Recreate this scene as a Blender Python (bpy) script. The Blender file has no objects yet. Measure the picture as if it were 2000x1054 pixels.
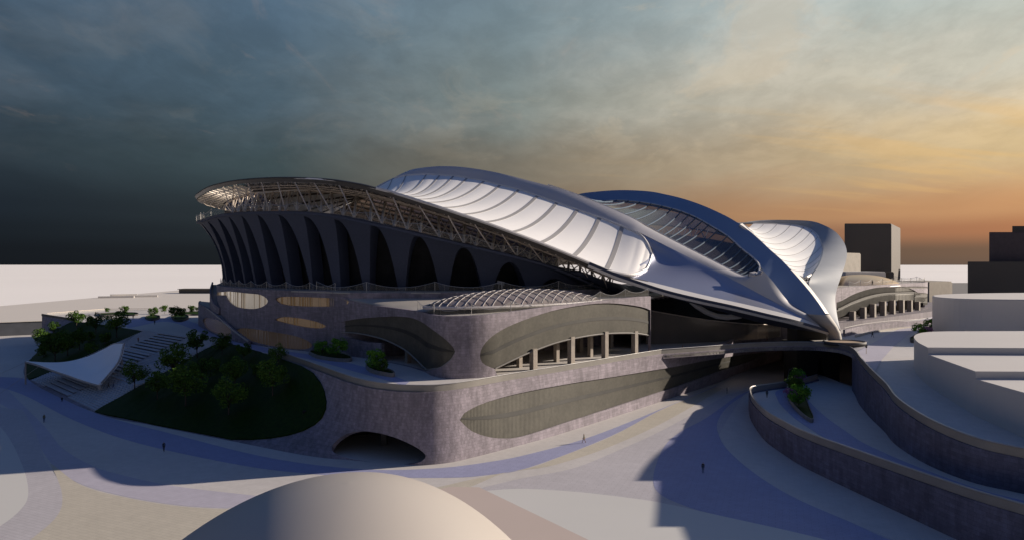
import bpy, bmesh, math, random
import numpy as np
from mathutils import Vector
from mathutils.geometry import delaunay_2d_cdt
random.seed(7); np.random.seed(7)
F=1250.0; H=35.0; HX=1000.0; HY=517.0
A=np.array
SC=bpy.context.scene; COL=SC.collection
def P(px,py,Y): return A([(px-HX)/F*Y, Y, H-(py-HY)/F*Y])
def G(px,py,z=0.0): return P(px,py,(H-z)*F/(py-HY))
def PL(l): return [P(*q) for q in l]
def GL(l,z=0.0): return [G(x,y,z) for x,y in l]
def lin(c): return tuple(((v/255)/12.92 if v/255<=.04045 else ((v/255+.055)/1.055)**2.4) for v in c)
# ------------------------------------------------------------ curves
def cr_at(p,t,tension=.5):
    p=np.asarray(p,float); n=len(p); t=np.clip(np.asarray(t,float),0,n-1-1e-9)
    i=np.floor(t).astype(int); f=(t-i)[:,None]
    g=lambda k:np.where((k<0)[:,None],2*p[0]-p[1],np.where((k>n-1)[:,None],2*p[-1]-p[-2],p[np.clip(k,0,n-1)]))
    p0,p1,p2,p3=g(i-1),g(i),g(i+1),g(i+2)
    m1=(p2-p0)*tension; m2=(p3-p1)*tension
    return (2*f**3-3*f**2+1)*p1+(f**3-2*f**2+f)*m1+(-2*f**3+3*f**2)*p2+(f**3-f**2)*m2
def cr(p,n): return cr_at(p,np.linspace(0,len(p)-1,n))
def cr2(p,n):   # arc-length resample
    d=cr(p,n*6); s=np.r_[0,np.cumsum(np.linalg.norm(np.diff(d,axis=0),axis=1))]
    q=np.linspace(0,s[-1],n); return np.stack([np.interp(q,s,d[:,k]) for k in range(d.shape[1])],1)
# ------------------------------------------------------------ objects
def setp(o,label=None,cat=None,group=None,kind=None):
    if label:o['label']=label
    if cat:o['category']=cat
    if group:o['group']=group
    if kind:o['kind']=kind
    return o
def thing(name,loc,label,cat,group=None):
    o=bpy.data.objects.new(name,None); COL.objects.link(o); o.location=tuple(loc); o.empty_display_size=.5
    return setp(o,label,cat,group)
def wloc(o):
    v=A(o.location,float) if not hasattr(o,'_x') else 0
    v=A(tuple(o.location),float)
    while o.parent: o=o.parent; v=v+A(tuple(o.location),float)
    return v
def mesh(name,V,Fc,mat,parent=None,smooth=True,uv=None,origin=None,matids=None,mats=None):
    V=np.asarray(V,float).reshape(-1,3)
    if parent is not None: off=wloc(parent); 
    else: off=A(origin,float) if origin is not None else A([V[:,0].mean(),V[:,1].mean(),V[:,2].min()])
    me=bpy.data.meshes.new(name); me.from_pydata((V-off).tolist(),[],[tuple(int(a) for a in f) for f in Fc]); 
    if smooth: me.polygons.foreach_set('use_smooth',[True]*len(me.polygons))
    if mats:
        for m in mats: me.materials.append(m)
        me.polygons.foreach_set('material_index',matids)
    else: me.materials.append(mat)
    if uv is not None:
        l=me.uv_layers.new(name='UVMap'); uv=np.asarray(uv); li=np.zeros(len(me.loops),int); me.loops.foreach_get('vertex_index',li)
        l.data.foreach_set('uv',uv[li].ravel())
    me.update()
    o=bpy.data.objects.new(name,me); COL.objects.link(o)
    if parent is None: o.location=tuple(off)
    else: o.parent=parent
    return o
class MB:
    def __init__(s): s.v=[];s.f=[];s.m=[]
    def add(s,V,Fc,m=0):
        k=sum(len(a) for a in s.v); s.v.append(np.asarray(V,float).reshape(-1,3)); s.f+= [tuple(a+k for a in f) for f in Fc]; s.m+=[m]*len(Fc)
    def box(s,c,sz,ax=None,m=0):
        c=A(c,float); hx,hy,hz=[q/2 for q in sz]
        X,Yv,Z=(A([1,0,0.]),A([0,1,0.]),A([0,0,1.])) if ax is None else ax
        V=[c+X*i*hx+Yv*j*hy+Z*k*hz for k in(-1,1) for j in(-1,1) for i in(-1,1)]
        s.add(V,[(0,2,3,1),(4,5,7,6),(0,1,5,4),(2,6,7,3),(0,4,6,2),(1,3,7,5)],m)
    def bar(s,a,b,w,h=None,m=0):
        a,b=A(a,float),A(b,float); d=b-a; L=np.linalg.norm(d)
        if L<1e-6:return
        d/=L; up=A([0,0,1.]) if abs(d[2])<.95 else A([1.,0,0]); x=np.cross(d,up); x/=np.linalg.norm(x); y=np.cross(x,d)
        s.box((a+b)/2,(w,h or w,L),(x,y,d),m)
    def tube(s,pts,r,n=6,m=0,closed=False,cap=True):
        pts=[A(p,float) for p in pts]; N=len(pts); r=[r]*N if np.isscalar(r) else r; V=[];Fc=[]
        for i,p in enumerate(pts):
            d=pts[min(i+1,N-1)]-pts[max(i-1,0)]; d/=max(np.linalg.norm(d),1e-9)
            up=A([0,0,1.]) if abs(d[2])<.9 else A([1.,0,0]); x=np.cross(d,up); x/=np.linalg.norm(x); y=np.cross(x,d)
            for k in range(n): a=2*math.pi*k/n; V.append(p+(x*math.cos(a)+y*math.sin(a))*r[i])
        for i in range(N-1):
            for k in range(n): Fc.append((i*n+k,i*n+(k+1)%n,(i+1)*n+(k+1)%n,(i+1)*n+k))
        if cap: Fc.append(tuple(range(n))[::-1]); Fc.append(tuple((N-1)*n+k for k in range(n)))
        s.add(V,Fc,m)
    def build(s,name,mat,parent=None,smooth=False,origin=None,mats=None):
        return mesh(name,np.concatenate(s.v),s.f,mat,parent,smooth,None,origin,s.m if mats else None,mats)
def gridn(g):
    du=np.gradient(g,axis=1); dv=np.gradient(g,axis=0); n=np.cross(du,dv); l=np.linalg.norm(n,axis=2,keepdims=True); return n/np.maximum(l,1e-9)
def slab(name,g,th,mat,parent=None,flip=False,smooth=True,uvm=None,origin=None,split=True):
    """thick sheet from an (nv,nu,3) grid; its outer face is g, the body goes th inward"""
    g=np.asarray(g,float); nv,nu,_=g.shape; n=gridn(g)
    if flip:n=-n
    b=g-n*th; V=np.concatenate([g.reshape(-1,3),b.reshape(-1,3)]); M=nv*nu; Fc=[]
    for i in range(nv-1):
        for j in range(nu-1):
            a=(i*nu+j,i*nu+j+1,(i+1)*nu+j+1,(i+1)*nu+j)
            q=a if not flip else a[::-1]; Fc.append(q); Fc.append(tuple(x+M for x in q[::-1]))
    ring=[(0,j) for j in range(nu)]+[(i,nu-1) for i in range(1,nv)]+[(nv-1,j) for j in range(nu-2,-1,-1)]+[(i,0) for i in range(nv-2,0,-1)]
    k0=len(V); rv=[];
    for (i,j) in ring: rv+= [g[i,j],b[i,j]]
    V=np.concatenate([V,A(rv)]); R=len(ring)
    for k in range(R):
        a=k0+2*k; c=k0+2*((k+1)%R); q=(a,a+1,c+1,c); Fc.append(q if not flip else q[::-1])
    uv=None
    if uvm is not None:
        s=np.r_[0,np.cumsum(np.linalg.norm(np.diff(g[0],axis=0),axis=1))]; U=np.tile(s,(nv,1)); W=g[:,:,2]
        uvg=np.stack([U,W],2).reshape(-1,2); uvr=A([[U[i,j],W[i,j]] for (i,j) in ring for _ in(0,1)]); uv=np.concatenate([uvg,uvg,uvr])
    return mesh(name,V,Fc,mat,parent,smooth,uv,origin)
def loft(curves,nu,nv):
    c=[cr(q,nu) for q in curves]
    if len(c)==2: t=np.linspace(0,1,nv)[:,None,None]; return c[0][None]*(1-t)+c[1][None]*t
    c=np.stack(c,1); return np.stack([cr(c[j],nv) for j in range(nu)],1)
def prism(name,poly,z0,z1,mat,parent=None,smooth=False,origin=None):
    """poly: list of (X,Y); vertical sided solid"""
    n=len(poly); z0f=(lambda k:z0) if np.isscalar(z0) else (lambda k:z0[k]); z1f=(lambda k:z1) if np.isscalar(z1) else (lambda k:z1[k])
    area=sum(poly[i][0]*poly[(i+1)%n][1]-poly[(i+1)%n][0]*poly[i][1] for i in range(n))
    if area<0: poly=poly[::-1]; 
    V=[(p[0],p[1],z0f(i)) for i,p in enumerate(poly)]+[(p[0],p[1],z1f(i)) for i,p in enumerate(poly)]
    _,_,tri,_,_,_=delaunay_2d_cdt([Vector((p[0],p[1])) for p in poly],[],[list(range(n))],1,1e-5)
    Fc=[tuple(a+n for a in t) for t in tri]+[tuple(t)[::-1] for t in tri]
    Vs=V+V; Fc+=[(2*n+i,2*n+(i+1)%n,3*n+(i+1)%n,3*n+i) for i in range(n)]
    return mesh(name,Vs,Fc,mat,parent,smooth,None,origin)
def inpoly(x,y,poly):
    poly=np.asarray(poly); r=np.zeros(np.shape(x),bool); j=len(poly)-1
    for i in range(len(poly)):
        xi,yi=poly[i]; xj,yj=poly[j]
        c=((yi>y)!=(yj>y))&(x<(xj-xi)*(y-yi)/((yj-yi) if yj!=yi else 1e-12)+xi); r=r^c; j=i
    return r
class Surf:
    def __init__(s,base,top,prof=None):
        s.b=A(base,float); s.t=A(top,float); s.n=len(base)-1; s.prof=prof or (lambda v:v)
        d=cr(s.b,200); s.L=np.linalg.norm(np.diff(d,axis=0),axis=1).sum()/s.n; s.Hh=np.linalg.norm(s.t-s.b,axis=1).mean()
        us=np.linspace(0,s.n,160); vs=np.linspace(0,1,30); U,W=np.meshgrid(us,vs); s.gu=U.ravel(); s.gv=W.ravel(); s.gp=s.proj(s.at(s.gu,s.gv))
    def at(s,u,v):
        u=np.atleast_1d(np.asarray(u,float)); v=np.atleast_1d(np.asarray(v,float))
        ue=np.clip(u,0,s.n); ex=(u-ue)[:,None]
        b=cr_at(s.b,ue); t=cr_at(s.t,ue)
        p=b+0; w=s.prof(v)[:,None]; p[:,:2]=b[:,:2]+(t[:,:2]-b[:,:2])*w; p[:,2]=b[:,2]+(t[:,2]-b[:,2])*v
        return p
    def proj(s,p): return np.stack([HX+F*p[:,0]/p[:,1],HY-F*(p[:,2]-H)/p[:,1]],1)
    def inv(s,px,py):
        d=(s.gp[:,0]-px)**2+(s.gp[:,1]-py)**2; k=np.argmin(d); u,v=s.gu[k],s.gv[k]
        for _ in range(12):
            e=1e-3; q=s.proj(s.at([u,u+e,u],[v,v,v+e])); r=A([px,py])-q[0]; J=np.stack([(q[1]-q[0])/e,(q[2]-q[0])/e],1)
            try: st=np.linalg.solve(J.T@J+1e-3*np.eye(2),J.T@r)
            except Exception: break
            st=np.clip(st,-.3,.3); u=min(max(u+st[0],0),s.n); v=min(max(v+st[1],-.02),1.02)
        return u,v
    def invl(s,l): return A([s.inv(*q) for q in l])
    def nrm(s,u,v):
        e=1e-3; p=s.at(u,v); a=s.at(np.asarray(u)+e,v)-s.at(np.asarray(u)-e,v); c=s.at(u,np.clip(np.asarray(v)+e,None,1.2))-s.at(u,np.asarray(v)-e); n=np.cross(a,c); return n/np.maximum(np.linalg.norm(n,axis=1,keepdims=True),1e-9)
def densify(poly,step):
    out=[]; n=len(poly)
    for i in range(n):
        a,b=A(poly[i]),A(poly[(i+1)%n]); k=max(1,int(np.linalg.norm(b-a)/step))
        for j in range(k): out.append(a+(b-a)*j/k)
    return A(out)
def smoothpoly(pts,n):  # closed smooth curve through px points
    p=A(list(pts)+[pts[0]],float); q=np.concatenate([p[-2:-1],p,p[1:2]]); return cr_at(q,np.linspace(1,len(p),n,endpoint=False))
def cut(name,S,outer,holes,step,th,mat,parent,off=0.0,noise=0.0,flip=False,smooth=True,origin=None,level=False):
    """sheet on surface S with outline outer (u,v) and holes; th metres thick inwards"""
    sc=A([S.L,S.Hh]); O=densify(A(outer)*sc,step); Hs=[densify(A(h)*sc,step*.5) for h in holes]
    pts=[];edges=[]
    for poly in [O]+Hs:
        k=len(pts); pts+=list(poly); edges+=[(k+i,k+(i+1)%len(poly)) for i in range(len(poly))]
    lo=O.min(0); hi=O.max(0); gx,gy=np.meshgrid(np.arange(lo[0],hi[0],step),np.arange(lo[1],hi[1],step)); gx=gx.ravel();gy=gy.ravel()
    ok=inpoly(gx,gy,O)
    for h in Hs: ok&=~inpoly(gx,gy,h)
    bp=A(pts); gx=gx[ok];gy=gy[ok]
    if len(gx):
        keep=A([((bp[:,0]-x)**2+(bp[:,1]-y)**2).min()>(step*.4)**2 for x,y in zip(gx,gy)]); gx=gx[keep];gy=gy[keep]
    allp=[Vector((float(a),float(b))) for a,b in pts]+[Vector((float(a),float(b))) for a,b in zip(gx,gy)]
    v2,_,tri,_,_,_=delaunay_2d_cdt(allp,edges,[],0,1e-4)
    Q=A([[q.x,q.y] for q in v2]); T=A([t for t in tri if len(t)==3]); c=Q[T].mean(1); ok=inpoly(c[:,0],c[:,1],O)
    for h in Hs: ok&=~inpoly(c[:,0],c[:,1],h)
    T=T[ok]; u=Q[:,0]/sc[0]; v=Q[:,1]/sc[1]; p=S.at(u,v); n=S.nrm(u,v)
    if flip:n=-n; T=T[:,::-1]
    p=p+n*off
    if noise: p=p+n*(np.random.rand(len(p),1)-.3)*noise
    nb_=n.copy()
    if level: nb_[:,2]=0; nb_/=np.linalg.norm(nb_,axis=1,keepdims=True)
    b=p-nb_*th; N=len(p); Fc=[tuple(t) for t in T]+[tuple(t[::-1]+N) for t in T]
    from collections import Counter
    cnt=Counter(); 
    for t in T:
        for a,d in((t[0],t[1]),(t[1],t[2]),(t[2],t[0])): cnt[(a,d)]+=1
    be=[e for e in cnt if (e[1],e[0]) not in cnt]; V=[p,b]; k=2*N; ex=[]
    for a,d in be: ex+=[p[a],b[a],b[d],p[d]]; Fc.append((k,k+1,k+2,k+3)); k+=4
    nb=len(be); V.append(A(ex)); uvq=np.stack([Q[:,0],p[:,2]],1); uve=A([[Q[x,0],p[x,2]] for a,d in be for x in(a,a,d,d)])
    return mesh(name,np.concatenate(V),Fc,mat,parent,smooth,np.concatenate([uvq,uvq,uve]),origin)
# ------------------------------------------------------------ materials
def nodes(name):
    m=bpy.data.materials.new(name); m.use_nodes=True; nt=m.node_tree; return m,nt,nt.nodes['Principled BSDF']
def mat(name,col,rough=.6,metal=0.,var=.12,scale=.3,bump=0.,bscale=2.,spec=.5,detail=4,fine=0.,fscale=6.,emit=None,estr=0,coat=0):
    m,nt,b=nodes(name); N=nt.nodes; L=nt.links
    b.inputs['Roughness'].default_value=rough; b.inputs['Metallic'].default_value=metal; b.inputs['Specular IOR Level'].default_value=spec
    b.inputs['Coat Weight'].default_value=coat
    g=N.new('ShaderNodeNewGeometry'); n=N.new('ShaderNodeTexNoise'); n.inputs['Scale'].default_value=scale; n.inputs['Detail'].default_value=detail
    L.new(g.outputs['Position'],n.inputs['Vector'])
    mx=N.new('ShaderNodeMix'); mx.data_type='RGBA'; c=A(col); mx.inputs[6].default_value=(*(c*(1-var)),1); mx.inputs[7].default_value=(*np.clip(c*(1+var),0,1),1)
    mp=N.new('ShaderNodeMapRange'); mp.inputs[1].default_value=.3; mp.inputs[2].default_value=.7; L.new(n.outputs['Fac'],mp.inputs[0]); L.new(mp.outputs[0],mx.inputs[0])
    out=mx.outputs[2]
    if fine:
        n2=N.new('ShaderNodeTexNoise'); n2.inputs['Scale'].default_value=fscale; n2.inputs['Detail'].default_value=3; L.new(g.outputs['Position'],n2.inputs['Vector'])
        m2=N.new('ShaderNodeMix'); m2.data_type='RGBA'; m2.blend_type='MULTIPLY'; m2.inputs[0].default_value=1
        r=N.new('ShaderNodeMapRange'); r.inputs[1].default_value=.3; r.inputs[2].default_value=.7; r.inputs[3].default_value=1-fine; r.inputs[4].default_value=1+fine; L.new(n2.outputs['Fac'],r.inputs[0])
        L.new(out,m2.inputs[6]); L.new(r.outputs[0],m2.inputs[7]); out=m2.outputs[2]
    L.new(out,b.inputs['Base Color'])
    if bump:
        n3=N.new('ShaderNodeTexNoise'); n3.inputs['Scale'].default_value=bscale; n3.inputs['Detail'].default_value=5; L.new(g.outputs['Position'],n3.inputs['Vector'])
        bp=N.new('ShaderNodeBump'); bp.inputs['Strength'].default_value=bump; bp.inputs['Distance'].default_value=.2; L.new(n3.outputs['Fac'],bp.inputs['Height']); L.new(bp.outputs[0],b.inputs['Normal'])
    if emit: b.inputs['Emission Color'].default_value=(*emit,1); b.inputs['Emission Strength'].default_value=estr
    return m
def stone(name,col,var=.2):
    """coursed mottled stone cladding, laid out by metres along the wall and height"""
    m,nt,b=nodes(name); N=nt.nodes; L=nt.links; b.inputs['Roughness'].default_value=.75
    uv=N.new('ShaderNodeUVMap'); br=N.new('ShaderNodeTexBrick'); br.inputs['Scale'].default_value=1; br.inputs['Brick Width'].default_value=1.6; br.inputs['Row Height'].default_value=.55; br.inputs['Mortar Size'].default_value=.03; br.inputs['Mortar Smooth'].default_value=.6
    c=A(col); br.inputs['Color1'].default_value=(*(c*.86),1); br.inputs['Color2'].default_value=(*np.clip(c*1.16,0,1),1); br.inputs['Mortar'].default_value=(*(c*.72),1)
    L.new(uv.outputs[0],br.inputs['Vector'])
    g=N.new('ShaderNodeNewGeometry'); out=br.outputs['Color']
    for s,a,zs in((.12,.16,1),(1.1,.2,.25),(5,.12,1)):
        mp=N.new('ShaderNodeMapping'); mp.inputs['Scale'].default_value=(1,1,zs); L.new(g.outputs['Position'],mp.inputs[0])
        n=N.new('ShaderNodeTexNoise'); n.inputs['Scale'].default_value=s; n.inputs['Detail'].default_value=5; L.new(mp.outputs[0],n.inputs['Vector'])
        r=N.new('ShaderNodeMapRange'); r.inputs[1].default_value=.32; r.inputs[2].default_value=.68; r.inputs[3].default_value=1-a; r.inputs[4].default_value=1+a; L.new(n.outputs['Fac'],r.inputs[0])
        m2=N.new('ShaderNodeMix'); m2.data_type='RGBA'; m2.blend_type='MULTIPLY'; m2.inputs[0].default_value=1; L.new(out,m2.inputs[6]); L.new(r.outputs[0],m2.inputs[7]); out=m2.outputs[2]
    L.new(out,b.inputs['Base Color'])
    bp=N.new('ShaderNodeBump'); bp.inputs['Strength'].default_value=.35; bp.inputs['Distance'].default_value=.08; L.new(br.outputs['Fac'],bp.inputs['Height']); bp.invert=True; L.new(bp.outputs[0],b.inputs['Normal'])
    return m
def paving(name,col,var=.04,lines=.06,pitch=1.2,ang=.4,rough=.7):
    """paving with fine laid joints"""
    m,nt,b=nodes(name); N=nt.nodes; L=nt.links; b.inputs['Roughness'].default_value=rough; b.inputs['Specular IOR Level'].default_value=.35
    g=N.new('ShaderNodeNewGeometry'); mp=N.new('ShaderNodeMapping'); mp.inputs['Rotation'].default_value=(0,0,ang); L.new(g.outputs['Position'],mp.inputs[0])
    br=N.new('ShaderNodeTexBrick'); br.inputs['Scale'].default_value=1; br.inputs['Brick Width'].default_value=pitch*1.5; br.inputs['Row Height'].default_value=pitch*.5; br.inputs['Mortar Size'].default_value=.035; br.inputs['Mortar Smooth'].default_value=.4
    c=A(col); br.inputs['Color1'].default_value=(*(c*(1-var*.5)),1); br.inputs['Color2'].default_value=(*np.clip(c*(1+var*.5),0,1),1); br.inputs['Mortar'].default_value=(*(c*(1-lines*1.8)),1); L.new(mp.outputs[0],br.inputs['Vector'])
    out=br.outputs['Color']
    for s,a in((.05,var*1.2),(.6,var),(7,var)):
        n=N.new('ShaderNodeTexNoise'); n.inputs['Scale'].default_value=s; n.inputs['Detail'].default_value=5; L.new(g.outputs['Position'],n.inputs['Vector'])
        r=N.new('ShaderNodeMapRange'); r.inputs[1].default_value=.32; r.inputs[2].default_value=.68; r.inputs[3].default_value=1-a; r.inputs[4].default_value=1+a; L.new(n.outputs['Fac'],r.inputs[0])
        m2=N.new('ShaderNodeMix'); m2.data_type='RGBA'; m2.blend_type='MULTIPLY'; m2.inputs[0].default_value=1; L.new(out,m2.inputs[6]); L.new(r.outputs[0],m2.inputs[7]); out=m2.outputs[2]
    L.new(out,b.inputs['Base Color']); return m
def leafmat(name,c1,c2,scale=.5):
    m,nt,b=nodes(name); N=nt.nodes; L=nt.links; b.inputs['Roughness'].default_value=.6; b.inputs['Specular IOR Level'].default_value=.08
    g=N.new('ShaderNodeNewGeometry'); n=N.new('ShaderNodeTexNoise'); n.inputs['Scale'].default_value=scale; n.inputs['Detail'].default_value=3; L.new(g.outputs['Position'],n.inputs['Vector'])
    ad=N.new('ShaderNodeMath'); ad.operation='ADD'; m3=N.new('ShaderNodeMath'); m3.operation='MULTIPLY'; m3.inputs[1].default_value=.5; L.new(g.outputs['Random Per Island'],m3.inputs[0]); L.new(n.outputs['Fac'],ad.inputs[0]); L.new(m3.outputs[0],ad.inputs[1])
    r=N.new('ShaderNodeMapRange'); r.inputs[1].default_value=.4; r.inputs[2].default_value=1.1; L.new(ad.outputs[0],r.inputs[0])
    mx=N.new('ShaderNodeMix'); mx.data_type='RGBA'; mx.inputs[6].default_value=(*c1,1); mx.inputs[7].default_value=(*c2,1); L.new(r.outputs[0],mx.inputs[0]); L.new(mx.outputs[2],b.inputs['Base Color'])
    return m
M={}
M['stone']=stone('cladding_stone',(.235,.205,.235))
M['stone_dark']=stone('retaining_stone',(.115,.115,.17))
M['conc']=mat('pale_concrete',(.42,.39,.35),.7,var=.08,scale=.2,fine=.08,bump=.1)
M['conc_dark']=mat('dark_concrete',(.075,.07,.068),.7,var=.15,scale=.2,fine=.1)
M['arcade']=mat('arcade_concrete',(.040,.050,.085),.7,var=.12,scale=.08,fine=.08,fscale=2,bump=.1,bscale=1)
M['inner']=mat('interior_shade_black',(.012,.012,.014),.9,var=.4,scale=.3)  # near black: the shade of deep interiors put into the colour
M['seat']=mat('stand_concrete',(.22,.20,.18),.8,var=.3,scale=.5)
M['parapet']=mat('parapet_panel',(.25,.235,.215),.35,var=.08,scale=.4,fine=.05,spec=.6)
M['membrane']=mat('white_membrane',(.84,.83,.82),.45,var=.02,scale=.1)
M['seam']=mat('seam_cover',(.34,.33,.325),.5,var=.05)
M['white_metal']=mat('pearl_roof_metal',(.56,.56,.58),.26,metal=.55,var=.03,scale=.1,coat=.2)
M['blue_metal']=mat('polished_roof_metal',(.38,.40,.49),.36,metal=.75,var=.03,scale=.06)
M['blue_arch']=mat('blue_roof_panel',(.25,.33,.46),.42,metal=.45,var=.04,scale=.08)
M['band']=mat('grey_roof_panel',(.52,.505,.51),.42,metal=.25,var=.04,scale=.08)
M['arch3']=mat('pale_roof_panel',(.34,.36,.385),.7,metal=.0,var=.05,scale=.08)
M['strip']=mat('white_roof_trim',(.66,.64,.62),.4,metal=.1,var=.03)
M['fascia']=mat('dark_roof_fascia',(.06,.055,.05),.4,metal=.3,var=.15)
M['steel']=mat('pale_steel',(.58,.50,.42),.5,metal=.2,var=.08)
M['slat']=mat('glint_slat',(.55,.50,.44),.25,metal=.8,var=.3,scale=.4)  # bright copy on every third slat; sun glints put into the colour
M['slat_dark']=mat('dark_slat',(.07,.06,.055),.4,metal=.3,var=.3,scale=.4)
M['far_roof']=mat('tan_inner_roof',(.30,.23,.20),.6,var=.15,scale=.1)
M['far_rib']=mat('dark_inner_rib',(.08,.065,.055),.6)
M['glassrib']=mat('blue_grey_rib',(.075,.115,.17),.9,metal=.0)
M['screen']=mat('bronze_louvre',(.078,.073,.058),.6,metal=.15,var=.18,scale=.25,fine=.15,fscale=1.5)
M['painted_streak']=mat('painted_dark_streak',(.026,.025,.022),.6,var=.3,scale=.3)  # colour of the painted reflection streak across the louvre screens
M['columnm']=mat('column_concrete',(.30,.26,.22),.7,var=.15,scale=.6,fine=.15,bump=.2)
M['win_glow']=mat('painted_amber_reflection',(.22,.15,.09),.15,var=.35,scale=.15,emit=(1,.62,.30),estr=.035)  # warm horizon reflection put into glass colour and faint glow, here and below
M['win_pale']=mat('painted_bright_reflection',(.5,.44,.36),.15,var=.3,scale=.12,emit=(1,.85,.66),estr=.12)
M['win_dim']=mat('painted_dim_reflection',(.10,.08,.075),.15,var=.35,scale=.15,emit=(1,.72,.5),estr=.014)
M['curtain']=mat('curtain_strip',(.30,.25,.21),.8,var=.2,scale=.8,emit=(1,.75,.5),estr=.03)  # curtains carry the same added faint glow, dim ones too
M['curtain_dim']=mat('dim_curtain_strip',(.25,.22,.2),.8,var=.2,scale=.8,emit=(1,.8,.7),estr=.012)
M['net']=mat('steel_cable',(.45,.44,.42),.4,metal=.5)
M['white_paint']=mat('white_render',(.60,.57,.54),.7,var=.02,scale=.1,fine=.02)
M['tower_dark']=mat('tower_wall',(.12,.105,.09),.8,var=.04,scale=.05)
M['far_white']=mat('far_ground',(.97,.93,.88),.9,var=.02,scale=.001,spec=.1)
M['tan']=mat('tan_roof',(.66,.61,.55),.8,var=.02,scale=.01)
M['grass']=leafmat('lawn_grass',(.009,.026,.001),(.024,.054,.002),1.2)
M['leaf']=leafmat('tree_leaf',(.032,.078,.012),(.105,.19,.028))
M['leaf_dark']=leafmat('dark_tree_leaf',(.03,.07,.012),(.09,.17,.03))
M['leaf_lush']=leafmat('shrub_leaf',(.05,.15,.015),(.18,.38,.05))
M['flower']=leafmat('pink_blossom',(.20,.06,.20),(.45,.22,.38))
M['bark']=mat('bark',(.07,.05,.04),.9,var=.3,scale=3)
M['soil']=mat('soil',(.03,.03,.02),.95)
M['canopy']=mat('canopy_white',(.93,.94,.96),.5,var=.02,scale=.2)
M['edge']=mat('canopy_edge',(.42,.36,.31),.5)
M['dome']=mat('dome_shell',(.43,.395,.36),.5,var=.02,scale=.05)
M['sunset_gold']=mat('sunset_tinted_shell',(.55,.40,.25),.3,metal=.35,var=.02)  # sunset reflection put into the base colour
M['lattice']=mat('white_lattice',(.50,.47,.46),.45)
M['pane']=mat('brown_pane',(.22,.185,.17),.2,var=.25,scale=.4,spec=.6)
M['skin']=mat('skin',(.42,.27,.2),.6); M['hair']=mat('hair',(.03,.02,.015),.6)
for k,c in dict(cloth_black=(.012,.012,.014),cloth_navy=(.03,.05,.12),cloth_olive=(.12,.12,.07),cloth_brown=(.22,.12,.07),cloth_grey=(.25,.25,.25),cloth_jeans=(.05,.09,.18)).items(): M[k]=mat(k,c,.85)
M['pv_grey']=paving('grey_paving',(.57,.54,.515))
M['pv_lav']=paving('lavender_paving',(.47,.445,.51),lines=.06)
M['pv_blue']=paving('blue_violet_paving',(.33,.34,.50),lines=.12)
M['pv_beige']=paving('beige_paving',(.53,.485,.40),lines=.10)
M['pv_viol']=paving('striped_violet_paving',(.50,.475,.49),lines=.12)
M['pv_pale']=mat('pale_slab',(.60,.59,.56),.75,var=.02,scale=.05)
M['pv_brown']=mat('brown_walk',(.54,.45,.40),.75,var=.02,scale=.05)
M['pv_step']=mat('step_stone',(.48,.48,.50),.75,var=.1,scale=.4,fine=.08)
mg,nt,b=nodes('roof_glazing'); b.inputs['Base Color'].default_value=(.06,.055,.055,1); b.inputs['Roughness'].default_value=.08; b.inputs['Metallic'].default_value=0; b.inputs['Alpha'].default_value=.55; b.inputs['Specular IOR Level'].default_value=.8; M['glass']=mg
mg,nt,b=nodes('railing_mesh'); b.inputs['Base Color'].default_value=(.45,.44,.40,1); b.inputs['Roughness'].default_value=.5; b.inputs['Alpha'].default_value=.12; M['netting']=mg
mg,nt,b=nodes('dark_facade_glass'); b.inputs['Base Color'].default_value=(.02,.02,.025,1); b.inputs['Roughness'].default_value=.15; M['dglass']=mg
# ------------------------------------------------------------ sun + sky + camera
SX,SY,SEL=.958,.287,17.5
se=math.radians(SEL); sd=Vector((SX*math.cos(se),SY*math.cos(se),math.sin(se)))
sl=bpy.data.lights.new('sun','SUN'); sl.energy=5.0; sl.angle=math.radians(.6); sl.color=(1,.87,.73); so=bpy.data.objects.new('sun',sl); COL.objects.link(so); so.location=(200,80,120); so.rotation_euler=sd.to_track_quat('Z','Y').to_euler()
W=bpy.data.worlds.new('World'); SC.world=W; W.use_nodes=True; nt=W.node_tree; N=nt.nodes; L=nt.links; bg=N['Background']
tc=N.new('ShaderNodeTexCoord'); sx=N.new('ShaderNodeSeparateXYZ'); L.new(tc.outputs['Generated'],sx.inputs[0])
def mth(op,a,b=None,c=None):
    n=N.new('ShaderNodeMath'); n.operation=op
    for i,q in enumerate((a,b,c)):
        if q is None: continue
        if isinstance(q,(int,float)): n.inputs[i].default_value=q
        else: L.new(q,n.inputs[i])
    return n.outputs[0]
az=mth('MULTIPLY_ADD',mth('ARCTAN2',sx.outputs[0],sx.outputs[1]),1/(2*math.pi),.5)
el=mth('MULTIPLY',mth('ARCSINE',sx.outputs[2]),180/math.pi)
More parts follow.
